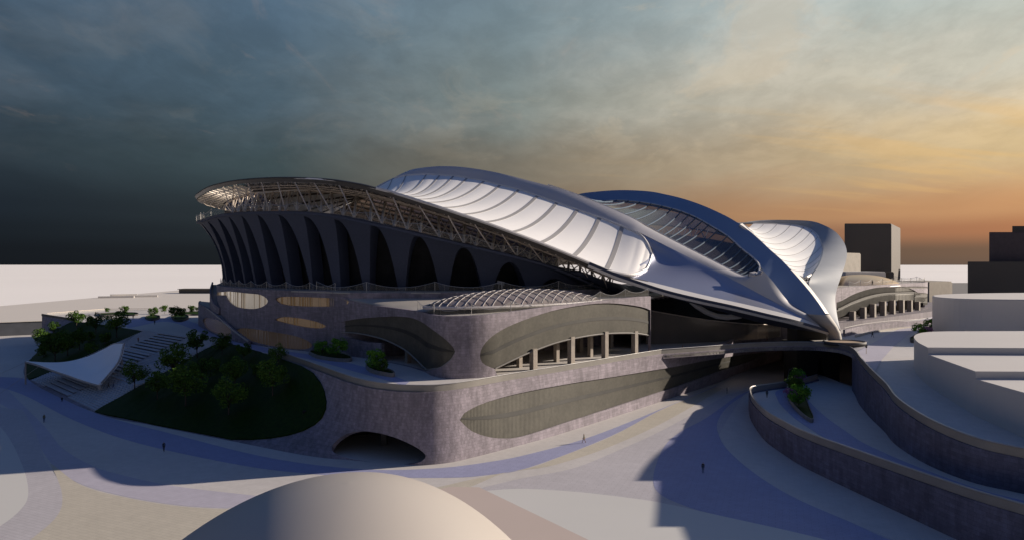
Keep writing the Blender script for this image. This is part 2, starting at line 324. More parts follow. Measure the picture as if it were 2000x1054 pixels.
# cloud coordinates
cmb=N.new('ShaderNodeCombineXYZ'); dn=mth('ADD',mth('ABSOLUTE',sx.outputs[2]),.22); L.new(mth('DIVIDE',sx.outputs[0],dn),cmb.inputs[0]); L.new(mth('DIVIDE',sx.outputs[1],dn),cmb.inputs[1])
def noise(scale,det,rough,dist=0,off=0,sy=1,rot=0):
    mp=N.new('ShaderNodeMapping'); mp.inputs['Location'].default_value=(off,off*.7,0); mp.inputs['Scale'].default_value=(1,sy,1); mp.inputs['Rotation'].default_value=(0,0,rot); L.new(cmb.outputs[0],mp.inputs[0])
    n=N.new('ShaderNodeTexNoise'); n.inputs['Scale'].default_value=scale; n.inputs['Detail'].default_value=det; n.inputs['Roughness'].default_value=rough; n.inputs['Distortion'].default_value=dist; L.new(mp.outputs[0],n.inputs['Vector']); return n.outputs['Fac']
def mr(v,a,b,c=0,d=1):
    n=N.new('ShaderNodeMapRange'); n.interpolation_type='SMOOTHSTEP'; n.inputs[1].default_value=a; n.inputs[2].default_value=b; n.inputs[3].default_value=c; n.inputs[4].default_value=d; L.new(v,n.inputs[0]); return n.outputs[0]
elw=mth('MULTIPLY_ADD',mth('SUBTRACT',noise(1.6,5,.55,.5,3,.7),.5),mr(el,1,12,0,5.),el)
rows=[(-1,[(-180,(40,40,44)),(-39,(22,25,29)),(-20,(24,28,31)),(0,(52,48,46)),(20,(82,72,66)),(39,(96,86,78)),(73,(150,110,80)),(120,(60,52,50))]),
 (1.0,[(-180,(40,40,44)),(-39,(24,28,33)),(-20,(30,34,37)),(0,(75,68,62)),(20,(98,84,72)),(39,(122,95,76)),(73,(190,130,80)),(120,(70,60,55))]),
 (2.5,[(-180,(42,46,54)),(-39,(28,34,40)),(-20,(38,44,48)),(0,(98,88,78)),(20,(140,108,86)),(39,(178,122,86)),(73,(215,150,88)),(120,(80,70,65))]),
 (4.0,[(-180,(45,50,60)),(-39,(32,40,48)),(-20,(45,52,55)),(0,(112,100,86)),(20,(172,132,98)),(39,(200,150,106)),(73,(240,170,95)),(120,(90,80,75))]),
 (8.5,[(-180,(50,60,75)),(-39,(48,60,69)),(-20,(62,76,80)),(0,(122,116,104)),(20,(176,158,131)),(39,(216,190,146)),(73,(255,210,140)),(120,(110,105,100))]),
 (14.,[(-180,(55,68,88)),(-39,(64,82,98)),(-20,(76,95,108)),(0,(124,133,130)),(20,(186,180,164)),(39,(204,200,184)),(73,(228,212,182)),(120,(110,120,130))]),
 (22.,[(-180,(58,75,100)),(-39,(76,96,116)),(-20,(84,106,125)),(0,(121,139,147)),(20,(164,176,176)),(39,(182,196,193)),(73,(190,200,200)),(120,(100,115,135))])]
prev=None
for i,(e,st) in enumerate(rows):
    r=N.new('ShaderNodeValToRGB'); L.new(az,r.inputs[0]); cr_=r.color_ramp
    st=st+[(180,st[0][1])]
    while len(cr_.elements)<len(st): cr_.elements.new(.5)
    for k,(a,c) in enumerate(st): cr_.elements[k].position=(a+180)/360; cr_.elements[k].color=(*lin(c),1)
    if prev is None: prev=r.outputs[0]
    else:
        mx=N.new('ShaderNodeMix'); mx.data_type='RGBA'; L.new(mr(elw,rows[i-1][0],e),mx.inputs[0]); L.new(prev,mx.inputs[6]); L.new(r.outputs[0],mx.inputs[7]); prev=mx.outputs[2]
def mixc(fac,a,b,mode='MIX'):
    mx=N.new('ShaderNodeMix'); mx.data_type='RGBA'; mx.blend_type=mode
    if isinstance(fac,(int,float)): mx.inputs[0].default_value=fac
    else: L.new(fac,mx.inputs[0])
    for q,k in((a,6),(b,7)):
        if isinstance(q,tuple): mx.inputs[k].default_value=q
        else: L.new(q,mx.inputs[k])
    return mx.outputs[2]
# wisps and darker veils
veil=mr(noise(2.2,8,.6,.6,1.3,.6,.4),.35,.68,.93,1.07)
vv=N.new('ShaderNodeCombineXYZ'); [L.new(veil,vv.inputs[k]) for k in range(3)]
prev=mixc(mr(el,1,10,0,1),prev,mixc(1.,prev,vv.outputs[0],'MULTIPLY'))
side=mr(az,.44,.60,.10,1.)
puff=mth('MULTIPLY',mth('MULTIPLY',mr(noise(1.5,11,.6,.35,3.7,1.2,.3),.46,.62),side),mr(el,7,14))
prev=mixc(mth('MULTIPLY',puff,.24),prev,(*lin((224,214,198)),1))
mott=mr(noise(7,9,.65,.3,4.4,.8,.2),.35,.65,.94,1.07)
vm=N.new('ShaderNodeCombineXYZ'); [L.new(mott,vm.inputs[k]) for k in range(3)]
prev=mixc(mr(el,4,12),prev,mixc(1.,prev,vm.outputs[0],'MULTIPLY'))
w=mth('MULTIPLY',mth('MULTIPLY',mr(noise(3.2,9,.62,.5,5.2,.8,-.5),.53,.63),side),mr(el,6,13))
prev=mixc(mth('MULTIPLY',w,.26),prev,(*lin((222,200,168)),1))
w2=mth('MULTIPLY',mr(noise(6,8,.6,.8,9.,.45,.3),.60,.76),mr(el,5,12))
prev=mixc(mth('MULTIPLY',w2,.12),prev,(*lin((190,160,140)),1))
streak=mth('MULTIPLY',mth('MULTIPLY',mr(noise(1.1,6,.5,.3,2.2,5.,.12),.50,.66),mr(az,.5,.6)),mth('MULTIPLY',mr(el,3,7),mr(el,9,16,1,0)))
prev=mixc(mth('MULTIPLY',streak,.35),prev,(*lin((235,190,120)),1))
sky=N.new('ShaderNodeTexSky'); sky.sky_type='NISHITA'; sky.sun_disc=False; sky.sun_elevation=se; sky.sun_rotation=math.atan2(SX,SY); sky.altitude=0; sky.air_density=1.2; sky.dust_density=.4; sky.ozone_density=3
skys=mixc(1.,sky.outputs[0],(.020,.030,.060,1),'MULTIPLY')
zen=mixc(.5,(.024,.050,.125,1),skys,'ADD')
prev=mixc(mr(el,20,42),prev,zen)
L.new(prev,bg.inputs[0]); bg.inputs[1].default_value=.73
cam=bpy.data.cameras.new('camera'); co=bpy.data.objects.new('camera',cam); COL.objects.link(co); co.location=(0,0,H); co.rotation_euler=(math.pi/2,0,0)
cam.sensor_width=36; cam.lens=36*F/2000; cam.shift_y=-10/2000; cam.clip_start=.5; cam.clip_end=200000; SC.camera=co
SC.view_settings.view_transform='Standard'; SC.view_settings.look='None'; SC.view_settings.exposure=.45; SC.view_settings.gamma=1
SC.render.engine='CYCLES'; SC.cycles.max_bounces=6; SC.cycles.transparent_max_bounces=12
# ------------------------------------------------------------ helpers for sheets at a level
def sheet(name,poly3,z,mat,dz=0,kind='structure',n=None,origin=None):
    poly=[(p[0],p[1]) for p in poly3]
    k=len(poly); area=sum(poly[i][0]*poly[(i+1)%k][1]-poly[(i+1)%k][0]*poly[i][1] for i in range(k))
    if area<0: poly=poly[::-1]
    _v,_,tri,_,_,_=delaunay_2d_cdt([Vector(p) for p in poly],[],[list(range(k))],1,1e-5)
    o=mesh(name,[(v.x,v.y,z+dz) for v in _v],[tuple(t) for t in tri],mat,None,False)
    if kind:o['kind']=kind
    return o
def bandpoly(up,lo,z=0,n=60): return list(cr(GL(up,z),n))+list(cr(GL(lo,z),n))[::-1]
# ------------------------------------------------------------ ground
sheet('far_ground',[(-90000,-400),(90000,-400),(90000,90000),(-90000,90000)],-1.2,M['far_white'])
sheet('bounce_cut_ground',[(100,310),(1500,310),(1700,1300),(250,1300),(-60,700),(-60,310)],-1.1,mat('bounce_cut_ground',(.10,.10,.11),.9))  # dark sheet added, mostly unseen, to cut bounce light off the pale plain
sheet('plaza_ground',[(-420,20),(-420,300),(-280,332),(-150,380),(120,380),(330,380),(330,20)],-.6,M['pv_grey'],dz=.6)
# paving figures
sheet('lavender_paving_path',bandpoly([(0,745),(42,787),(87,832),(122,874),(175,906),(224,923),(332,947),(490,966),(560,972)],[(-120,770),(-20,780),(40,815),(70,860),(105,909),(157,944),(245,969),(350,986),(444,992)]),0,M['pv_lav'],.012)
sheet('blue_paving_path',bandpoly([(0,735),(60,742),(170,800),(350,850),(525,893),(700,915),(845,914),(950,902),(1037,885),(1160,850),(1300,794),(1400,752)],[(-40,745),(40,768),(140,818),(260,862),(455,905),(600,924),(750,931),(880,932),(950,927),(1037,911),(1195,850),(1296,797),(1398,754)]),0,M['pv_blue'],.016)
sheet('beige_paving_strip',bandpoly([(760,966),(817,959),(950,929),(1037,912),(1090,893),(1195,851),(1296,798),(1398,755)],[(800,985),(908,954),(985,923),(1060,912),(1118,897),(1195,870),(1300,822),(1412,758)]),0,M['pv_beige'],.020)
sheet('beige_paving_field',list(cr(GL([(59,1054),(108,1011),(122,976),(112,934),(100,905),(157,946),(245,971),(350,988),(444,994),(520,998)]),60))+GL([(600,1120),(0,1120)]),0,M['pv_beige'],.024)
sheet('violet_paving_band',list(cr(GL([(45,800),(70,845),(87,895),(112,934),(122,976),(108,1011),(59,1054)]),40))+GL([(0,1090),(-80,1090)])+list(cr(GL([(-40,1050),(0,1027),(35,1000),(54,972),(52,934),(38,895),(21,860),(0,832),(-40,790)]),40)),0,M['pv_viol'],.030)
sheet('pale_paving_lobe',list(cr(GL([(-40,790),(0,832),(21,860),(38,895),(52,934),(54,972),(35,1000),(0,1027),(-40,1050)]),40)),0,M['pv_pale'],.034)
sheet('violet_paving_field',list(cr(GL([(936,953),(1020,933),(1118,914),(1195,884),(1300,836),(1420,770)]),50))+list(cr(GL([(1460,760),(1404,849),(1423,880),(1477,926),(1553,972),(1668,1022),(1800,1075)]),40))+GL([(1500,1100),(1200,1075)]),0,M['pv_viol'],.010)
sheet('blue_paving_lobe',list(cr(GL([(1440,772),(1380,815),(1330,842),(1300,868),(1282,905),(1276,940),(1290,965),(1340,988),(1400,1005),(1611,1053),(1700,1075)]),60))+list(cr(GL([(1880,1100),(1737,1053),(1668,1022),(1553,972),(1477,926),(1423,880),(1404,849),(1402,822),(1423,792),(1469,760)]),60)),0,M['pv_blue'],.028)
sheet('pale_paving_field',list(cr(GL([(946,958),(1020,954),(1125,960),(1230,972),(1300,983),(1400,1005),(1611,1053),(1800,1110)]),50))+GL([(1300,1130)]),0,M['pv_pale'],.038)
sheet('brown_walkway',GL([(824,962),(880,950),(936,951),(1150,1054),(1290,1125),(1090,1125),(992,1054)]),0,M['pv_brown'],.042)
# ------------------------------------------------------------ podium (terrace block)
base=[(-213,290,0)]+[tuple(G(*q)) for q in [(72,690),(48,714),(60,745),(185,805),(300,830),(445,859),(600,889),(700,899),(776,905),(826,907.5),(878,902.5),(925,892),(1000,872.5),(1102,844),(1264,792),(1400,747)]]+[(74,208,0),(100,238,0)]
top=[(-213,290,12.02)]+[tuple(G(*q,12.02)) for q in [(130,624),(200,633),(278,645),(420,667),(455,671),(520,690)]]+[tuple(G(*q,12.5)) for q in [(600,716),(690,749),(760,762),(826,765),(876,762),(925,755),(1000,741),(1102,724),(1264,696),(1400,674)]]+[(76,208,12.5),(102,238,12.5)]
S0=Surf(base,top); n0=S0.n
podium=thing('podium',(0,150,0),'stone clad terrace block with a long louvred opening, rounded corner and arched doorway','podium')
scr_up=[(898,819.5),(901,812),(909,804.5),(941,788),(1006,769),(1103,750),(1199,735),(1296,719),(1330,713),(1400,699.5),(1460,691),(1500,687)]
scr_lo=[(898,819.5),(901,824),(909,831),(925,843),(954,852.5),(986,855.5),(1022,851),(1103,825),(1199,794),(1296,763),(1330,752),(1400,727),(1460,706),(1500,690)]
def pxcurve(l,n): return cr2([(a,b) for a,b in l],n)
h_scr=S0.invl(list(pxcurve(scr_up,40))+list(pxcurve(scr_lo,40))[::-1][1:-1])
door_px=smoothpoly([(648,874.5),(656,860.5),(677,846.5),(705,841),(740,845),(775,855),(810,871),(829,885),(830,894),(817,902.5),(789,906),(740,902.5),(687.5,895.5),(656,885)],44)
h_door=S0.invl(door_px)
cut('wall',S0,[(0,0),(n0,0),(n0,1),(0,1)],[h_scr,h_door],1.6,.9,M['stone'],podium)
def louvre(name,S,up,lo,mat,parent,inset=.0,pitch=.36,amp=.028,rows=25,base_in=.35,crease=.55):
    xs0=max(up[0][0],lo[0][0])+.3; xs1=min(up[-1][0],lo[-1][0])-.3
    U=pxcurve(up,160); Lo=pxcurve(lo,160); K=70
    t=np.linspace(0,1,K); xs=xs0+(xs1-xs0)*(t**1.15)
    yu=np.interp(xs,U[:,0],U[:,1]); yl=np.interp(xs,Lo[:,0],Lo[:,1])
    a=S.invl(list(zip(xs,yu))); b=S.invl(list(zip(xs,yl)))
    pa=S.at(a[:,0],a[:,1]); s=np.r_[0,np.cumsum(np.linalg.norm(np.diff(pa,axis=0),axis=1))]; n=int(s[-1]/(pitch/4)); q=np.linspace(0,s[-1],n)
    au=[np.interp(q,s,a[:,k]) for k in(0,1)]; bu=[np.interp(q,s,b[:,k]) for k in(0,1)]
    g=np.zeros((rows,n,3)); wave=A([0,1,1,0])[np.arange(n)%4]*amp
    for r in range(rows):
        w=r/(rows-1); u=bu[0]*(1-w)+au[0]*w; v=bu[1]*(1-w)+au[1]*w; p=S.at(u,v); nn=S.nrm(u,v)
        d=base_in+inset*math.exp(-(abs(w-crease)/.055)**1.5)
        g[r]=p-nn*(d-wave)[:,None]
    o=slab(name,g,.12,mat,parent,smooth=False)
    k0,k1=crease-.055,crease+.055; streak_rows=[]
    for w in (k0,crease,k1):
        u=bu[0]*(1-w)+au[0]*w; v=bu[1]*(1-w)+au[1]*w; streak_rows.append((S.at(u,v)-S.nrm(u,v)*(base_in-amp-.05))[8:-8:4])
    slab('painted_streak',np.stack(streak_rows),.05,M['painted_streak'],o,smooth=True)  # raised dark strip drawn in place of a streak of reflection
    return o
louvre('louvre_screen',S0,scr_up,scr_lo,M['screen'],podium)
# parapet along the terrace edge and the bridge
def offset_curve(c,d):
    t=np.gradient(c[:,:2],axis=0); t/=np.linalg.norm(t,axis=1,keepdims=True); n=np.stack([-t[:,1],t[:,0]],1); r=c.copy(); r[:,:2]+=n*d; return r
def wallstrip(name,c,h,th,mat,parent=None,z0=None,lean=0,origin=None,smooth=True):
    c=A(c); a=c.copy(); b=c.copy()
    if z0 is not None: a[:,2]=z0
    b=b.copy(); b[:,2]=c[:,2]+h
    o=offset_curve(b,lean); g=np.stack([a,o]) ; return slab(name,g,th,mat,parent,flip=False,uvm=1,origin=origin,smooth=smooth)
tc_=cr(A([p for p in top[6:]]),160); tc_[:,2]=12.5; tc_=tc_[tc_[:,0]<39.5]
pc=offset_curve(tc_,.45); 
wallstrip('parapet',pc,1.15,.14,M['parapet'],podium,z0=11.9,lean=.08)
mb=MB(); q=pc.copy(); q[:,2]=13.68; mb.tube([p for p in q],.07,5); mb.build('handrail',M['net'],podium)
# interior behind arched doorway
o=S0.at([8.2],[0])[0]; 
mb=MB(); c=G(722,886); cc=c+A([1.5,6,0]); mb.box(cc+A([0,0,3]),(1.1,1.1,6)); mb.build('column',M['conc_dark'],podium)
mb=MB(); mb.box((-26,134,2.9),(34,.4,6),(A([.93,.36,0]),A([-.36,.93,0]),A([0,0,1.]))); mb.build('inner_or_shade_wall',M['inner'],podium)
# decks
deckline=list(cr(A([p for p in top[0:]]),160)[:-8])
deck_edge=[(p[0],p[1]) for p in deckline]
sheet('terrace_deck',[tuple(p) for p in deck_edge]+[(170,300),(200,380),(-60,380),(-205,322)],12.0,M['pv_grey'],0.03)
# terrace paving figure
sheet('blue_terrace_path',list(cr(GL([(250,640),(330,628),(420,660),(500,684),(600,700),(700,727),(790,752)],12),50))+list(cr(GL([(800,745),(720,718),(610,693),(520,678),(440,655),(350,622),(230,622)],12),50)),12,M['pv_blue'],.05)
# plaza retaining parapet at left and back
mb=MB(); 
mb.bar((-213,290,12.5),G(150,627,12)+A([0,0,.5]),.35,1.0); mb.build('plaza_parapet',M['conc_dark'],podium)
rb=thing('boundary_fence',(-205,322,12),'long low glass and steel fence along the back of the upper plaza','fence')
mb=MB(); a,b_=A([-212,292,12]),A([-204,321,12]); pts=[a,b_,A([-150,330,12]),A([-80,330,12])]
for k in range(3):
    mb.bar(pts[k]+A([0,0,1.1]),pts[k+1]+A([0,0,1.1]),.12)
    nn=int(np.linalg.norm(pts[k+1]-pts[k])/3)
    for j in range(nn): 
        p=pts[k]+(pts[k+1]-pts[k])*j/nn; mb.bar(p,p+A([0,0,1.1]),.08)
mb.build('rail',M['steel'],rb)
mb=MB()
for k in range(3): mb.bar(pts[k]+A([0,0,.5]),pts[k+1]+A([0,0,.5]),.04,.9)
mb.build('panel',M['netting'],rb)
# ------------------------------------------------------------ grass slopes on the podium flank
def slope(name,px,off,label):
    uvp=S0.invl(px); o=cut(name,S0,uvp,[],1.1,.5,M['grass'],None,off=off,noise=.22); o['kind']='structure'; return o
gR=smoothpoly([(638,780),(630,815),(592,841),(530,855),(452,858)],5)
gr_right=[(638,782),(637,798),(630,815),(615,829),(592,841),(562,850),(530,855.5),(490,858.5),(452,858),(400,848),(350,838.5),(300,829),(240,816),(186,804),(235,774),(290,744),(340,712),(390,688),(425,672),(455,673),(510,688),(560,704),(590,714),(612,727),(626,745),(634,762)]
slope('grass_slope',gr_right,.25,'')
gr_left=[(57,741),(50,728),(52,714),(62,700),(74,684),(90,662),(112,643),(140,629),(175,630),(215,637),(262,644),(276,647),(255,662),(225,682),(190,700),(120,722)]
slope('grass_slope',gr_left,.25,'')
# ------------------------------------------------------------ stairs
BL,BR,TL,TR=G(62,744,0),G(186,804,0),G(284,646,12),G(430,668,12)
stairs=thing('staircase',(BL+BR)/2,'broad outdoor flight of stone steps with seating tiers climbing between the two grass slopes','stairs')
def flight(name,w0,w1,k0,k1,n,mat,off=.35):
    mb=MB(); 
    for k in range(n):
        t0=k0+(k1-k0)*k/n; t1=k0+(k1-k0)*(k+1)/n
        a=BL+(BR-BL)*w0; b=BL+(BR-BL)*w1; c=TL+(TR-TL)*w0; d=TL+(TR-TL)*w1
        p0=a+(c-a)*t0; p1=b+(d-b)*t0; q0=a+(c-a)*t1; q1=b+(d-b)*t1; z=q0[2]+off; zb=p0[2]-1.2
        if name=='seating_tier':
            sb=(q0-p0)*.42; sb[2]=0; sb2=(q1-p1)*.42; sb2[2]=0; th=A([0,0,.22])
            top4=[A([p0[0],p0[1],z]),A([p1[0],p1[1],z]),A([q1[0],q1[1],z]),A([q0[0],q0[1],z])]
            mb.add([x-th for x in top4]+top4,[(0,3,2,1),(4,5,6,7),(0,1,5,4),(1,2,6,5),(2,3,7,6),(3,0,4,7)])
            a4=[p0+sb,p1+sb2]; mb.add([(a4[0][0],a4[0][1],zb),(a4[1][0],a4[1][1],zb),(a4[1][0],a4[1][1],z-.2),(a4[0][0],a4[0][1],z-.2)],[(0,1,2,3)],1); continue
        V=[(p0[0],p0[1],zb),(p1[0],p1[1],zb),(p0[0],p0[1],z),(p1[0],p1[1],z),(q0[0],q0[1],z),(q1[0],q1[1],z)]
        mb.add(V,[(0,1,3,2),(2,3,5,4),(1,5,3),(0,2,4)])
    return mb.build(name,mat,stairs,mats=[mat,M['step_dark']])
M['step_dark']=mat('riser_gap_shade',(.07,.07,.08),.75,var=.1,scale=.4)  # near black risers: shade of open gaps put into the colour
for (a,b) in((.0,.24),(.62,1.0)):
    flight('flight',a,b,0,.30,16,M['pv_step']); flight('flight',a,b,.335,.66,17,M['pv_step']); flight('flight',a,b,.70,1.,16,M['pv_step'])
    for (s,e) in((.30,.335),(.66,.70)): flight('landing',a,b,s,e,1,M['pv_step'],-.02+.36)
flight('seating_tier',.24,.62,0,.30,7,M['pv_step'],.45); flight('seating_tier',.24,.62,.335,.66,8,M['pv_step'],.45); flight('seating_tier',.24,.62,.70,1.,7,M['pv_step'],.42)
for (s,e) in((.30,.335),(.66,.70)): flight('landing',.24,.62,s,e,1,M['pv_step'])
# canopy
can=thing('canopy',G(120,740,2),'white saddle shaped sail roof over the lower steps, pointed at its far tip','canopy')
up=PL([(50,704,188),(90,706.5,189),(130,705,190),(170,695,190),(203,679.5,188),(222,669.5,186),(242,668.5,182)])
lo=PL([(50,704,188),(75,711,183),(105,722,178),(135,732,173),(160,741,169),(180,747,166),(193,750.5,164)])
mi=[(a+b)/2 for a,b in zip(up,lo)]; mpx=[(50,704,188),(88,708.5,186),(122,715,184),(160,719,181),(195,717,178),(218,710,175),(230.5,705,173)]; mi=PL(mpx)
g=loft([lo,mi,up],40,16); slab('roof_shell',g,.55,M['canopy'],can)
mb=MB(); e=list(g[0][::2])+list(g[:,-1][1:])+list(g[-1][::-1][::2]); mb.tube([p-A([0,0,.3]) for p in e],.28,6); mb.build('edge_beam',M['edge'],can)
for a_,b_,r_ in((P(193,752,164),P(196,760,164),.4),(P(50,706,188),A([P(50,704,188)[0],188,0]),.22),(P(236,690,181),P(238,712,181),.3)): mb=MB(); mb.tube([a_,b_],r_,8); mb.build('support',M['edge'],can)
for a_,b_ in((P(52,705,188),G(-10,734)),(P(80,712,184),G(-4,770))): mb=MB(); mb.bar(a_,b_,.06); mb.build('stay_cable',M['edge'],can)
# ------------------------------------------------------------ stadium
ST=thing('stadium',(0,200,12),'vast stadium with arched concourse wall, swooping white membrane roof and blue steel arches','stadium')
wb=[(-128,285),(-112,246),(-101,219),(-86,197),(-70,181),(-56,171.5),(-47,166),(-41,161.5),(-35,157),(-30,152),(-24,145.5),(-19,138),(-16.6,133),(-12.7,129.3),(-6.2,130.7),(-1,134.6),(4.7,139.8),(14,148.3),(22.7,156.3),(31.7,164.3),(36.6,168.8)]
wz=[28.1]*7+[26.2,25.3,25.1,24.9,24.8,24.7,24.7,24.8,25.1,25.5,26.0,26.4,26.8,26.8]
SU=Surf([(x,y,12) for x,y in wb],[(x,y,z) for (x,y),z in zip(wb,wz)])
nU=SU.n
up_r=[(937.4,694),(941,679),(957.4,659),(989.7,638.4),(1038,619),(1086.5,604.5),(1135,595.5),(1167,592),(1199,591.6),(1231.6,595),(1257.4,599.7),(1271,605)]
lo_r=[(937.4,696),(940,704),(947.7,711.5),(958,717),(968.7,719),(1006,701),(1038,686.8),(1086.5,669),(1135,657.7),(1183,651),(1231.6,649.7),(1257.4,652),(1271,655)]
up_l=[(650,641),(653,635),(658,631),(694,622.5),(749,618),(790,618),(817.5,625),(845,643),(872.5,664),(886,679),(889,686)]
lo_l=[(650,643),(652.5,648.6),(694,650),(735,658),(762.5,668),(790,683),(812,702),(831,720),(845,719),(859,717),(880,702),(889,688)]
hs=[]
for u_,l_ in((up_r,lo_r),):
    A1=SU.invl(list(pxcurve(u_,36))); 
    A1=np.r_[A1,[[nU+.0,A1[-1,1]]]] ; 
wing=thing('stadium_wing',(5,150,12),'near kidney shaped stone wing on the terrace with bronze louvre bands and square columns','wing','stadium wings')
# holes: right opening spans screen and the open colonnade below it, to the wing end
ur=SU.invl(list(pxcurve(up_r,40))); lr_tip=SU.invl([(938.5,700),(942,707),(948,712),(957,716),(966,719.5)])
hole_r=np.r_[ur,[[nU-.02,ur[-1,1]],[nU-.02,.004]],[[lr_tip[-1,0]+.12,.004]],lr_tip[::-1]]
ul=SU.invl(list(pxcurve(up_l,36))); ll=SU.invl([(888,690),(880,702),(868,713),(853,719.5),(838,722),(826,722.5)]); lb=SU.invl([(745,692),(745,669),(728,668.5),(712,667),(696,663.5),(678,659),(664,655),(654,650)])
hole_l=np.r_[ul,ll,[[ll[-1,0]-.15,.004]],[[lb[0,0],.004]],lb[1:]]
def ell(px,n=36): return SU.invl(smoothpoly(px,n))
win1=[(438,572),(446,568.5),(480,572),(508,575),(522,584),(521,592),(508,600),(488,602.5),(462,599),(447,589)]
win2=[(538,584),(552,579),(600,579.5),(650,582),(676,585),(681,589),(674,595),(640,598),(590,597.5),(552,594)]
win3=[(537,624),(552,618.5),(580,620),(612,626),(632,633),(635,638),(620,640.5),(590,637.5),(556,630)]
win4=[(460,648),(468,640.5),(490,641),(530,647),(575,655),(603,666),(609,675),(595,681),(560,680),(510,671),(475,660)]
win5=[(396,624),(403,620),(418,622),(437,630),(450,642),(449,652),(436,655),(415,648),(400,638)]
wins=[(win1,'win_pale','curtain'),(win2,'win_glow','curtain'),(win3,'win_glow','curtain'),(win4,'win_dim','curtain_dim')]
sp=7.5
whole=[ell(w[0]) for w in wins]
cut('podium_wall',SU,[(0,0),(sp,0),(sp,1),(0,1)],[h for h in whole],1.5,.8,M['stone'],ST) if False else None
# one continuous wall for the wing and the building behind it
cut('wall',SU,[(0,0),(nU,0),(nU,1),(0,1)],whole+[hole_r,hole_l],1.4,.8,M['stone'],wing)
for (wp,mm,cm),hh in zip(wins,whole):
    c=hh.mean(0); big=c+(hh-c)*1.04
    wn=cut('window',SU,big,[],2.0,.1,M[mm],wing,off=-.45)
    mb=MB(); u0,u1=hh[:,0].min(),hh[:,0].max(); nn=int((u1-u0)*SU.L/1.0)
    for k in range(nn):
        u=u0+(u1-u0)*(k+.5)/nn
        # vertical extent of the ellipse at u
        vs=[];
        for i in range(len(hh)):
            a,b=hh[i],hh[(i+1)%len(hh)]
            if (a[0]-u)*(b[0]-u)<0: vs.append(a[1]+(b[1]-a[1])*(u-a[0])/(b[0]-a[0]))
        if len(vs)<2: continue
        v0,v1=min(vs),max(vs); 
        if random.random()<.35: continue
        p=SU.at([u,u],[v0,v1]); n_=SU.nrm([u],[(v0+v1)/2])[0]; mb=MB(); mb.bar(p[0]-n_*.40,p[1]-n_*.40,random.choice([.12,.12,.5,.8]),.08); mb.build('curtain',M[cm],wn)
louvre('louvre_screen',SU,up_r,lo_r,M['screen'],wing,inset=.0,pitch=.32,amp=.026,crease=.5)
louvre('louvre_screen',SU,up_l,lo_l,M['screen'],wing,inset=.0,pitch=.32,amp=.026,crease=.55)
# trim line along the screen foot
for lo_,s0 in((lo_r,4),(lo_l,1)):
    q=SU.invl(list(pxcurve(lo_[s0:],50))); p=SU.at(q[:,0],q[:,1])-SU.nrm(q[:,0],q[:,1])*.2; mb=MB(); mb.tube(p,.16,5); mb.build('screen_trim',M['parapet'],wing)
# soffit above the colonnade
q=SU.invl(list(pxcurve(lo_r[4:],40))); p=SU.at(q[:,0],q[:,1])-SU.nrm(q[:,0],q[:,1])*.5; inn=p+A([-11,9,0]); inn[:,2]=np.maximum(p[:,2],20); slab('soffit',np.stack([p,inn]),.3,M['seat'],wing)
# columns
def column(px,py,z,w,h,parent,d=(.74,.67)):
    mb=MB(); p=G(px,py,z); ax=(A([d[0],d[1],0]),A([-d[1],d[0],0]),A([0,0,1.])); mb.box(p+A([0,0,h/2]),(w,w*1.0,h),ax); return mb.build('column',M['columnm'],parent)
def topz(px,lo): L_=pxcurve(lo,100); return np.interp(px,L_[:,0],L_[:,1])
for (x,y) in[(1042,722),(1115.5,710),(1181.6,700),(1239.7,691)]:
    p=G(x,y,12); ty=topz(x,lo_r); column(x,y,12,1.25,H-(ty-HY)/F*p[1]-12+.6,wing)
for (x,y) in[(1014.5,716.5),(1087,706),(1153,696)]: column(x,y,12,1.0,10,wing)
for (x,y) in[(1132.6,687),(1192,679)]: column(x,y,12,1.2,12,wing)
for (x,y,h) in[(768,690,9),(797,708,8.5),(693,672,11)]: column(x,y,12,1.1,h,wing)
# wing roof
te=cr_at(A([(x,y,z-.35) for (x,y),z in zip(wb,wz)]),np.linspace(6.5,nU,90)); te_=offset_curve(te,.7)
cw=[(-52,171,28),(-41,162.5,28),(-25,163.5,28),(-5,165.5,28),(10,172,28),(30,188,28),(56,212,28)]
bk=cr(A(cw),90); bk2=bk.copy(); bk2[:,2]=np.linspace(26.5,26.4,90)
slab('roof',np.stack([te_,bk2]),.5,M['conc'],wing)
slab('end_wall',np.stack([A([(36.6,168.8,12.2),(34,176,12.2),(42,200,12.2)]),A([(36.6,168.8,26.4),(34,176,26.4),(42,200,26.4)])])[:,1:],.5,M['conc_dark'],wing)
# concourse wall and floor
cwall=np.stack([bk-A([0,0,16]),bk]); slab('concourse_base_wall',cwall,.6,M['stone'],ST,uvm=1)
edge=[(x,y) for x,y in wb[:7]]+[(c[0],c[1]) for c in cw[1:]]
fl=cr(A([(x,y,28) for x,y in edge]),60); fl[:,2]=28.02; inn=fl.copy(); inn[:,:2]=inn[:,:2]*.62+A([0,235])*.38
slab('concourse_floor',np.stack([fl,inn]),.35,M['conc'],ST)
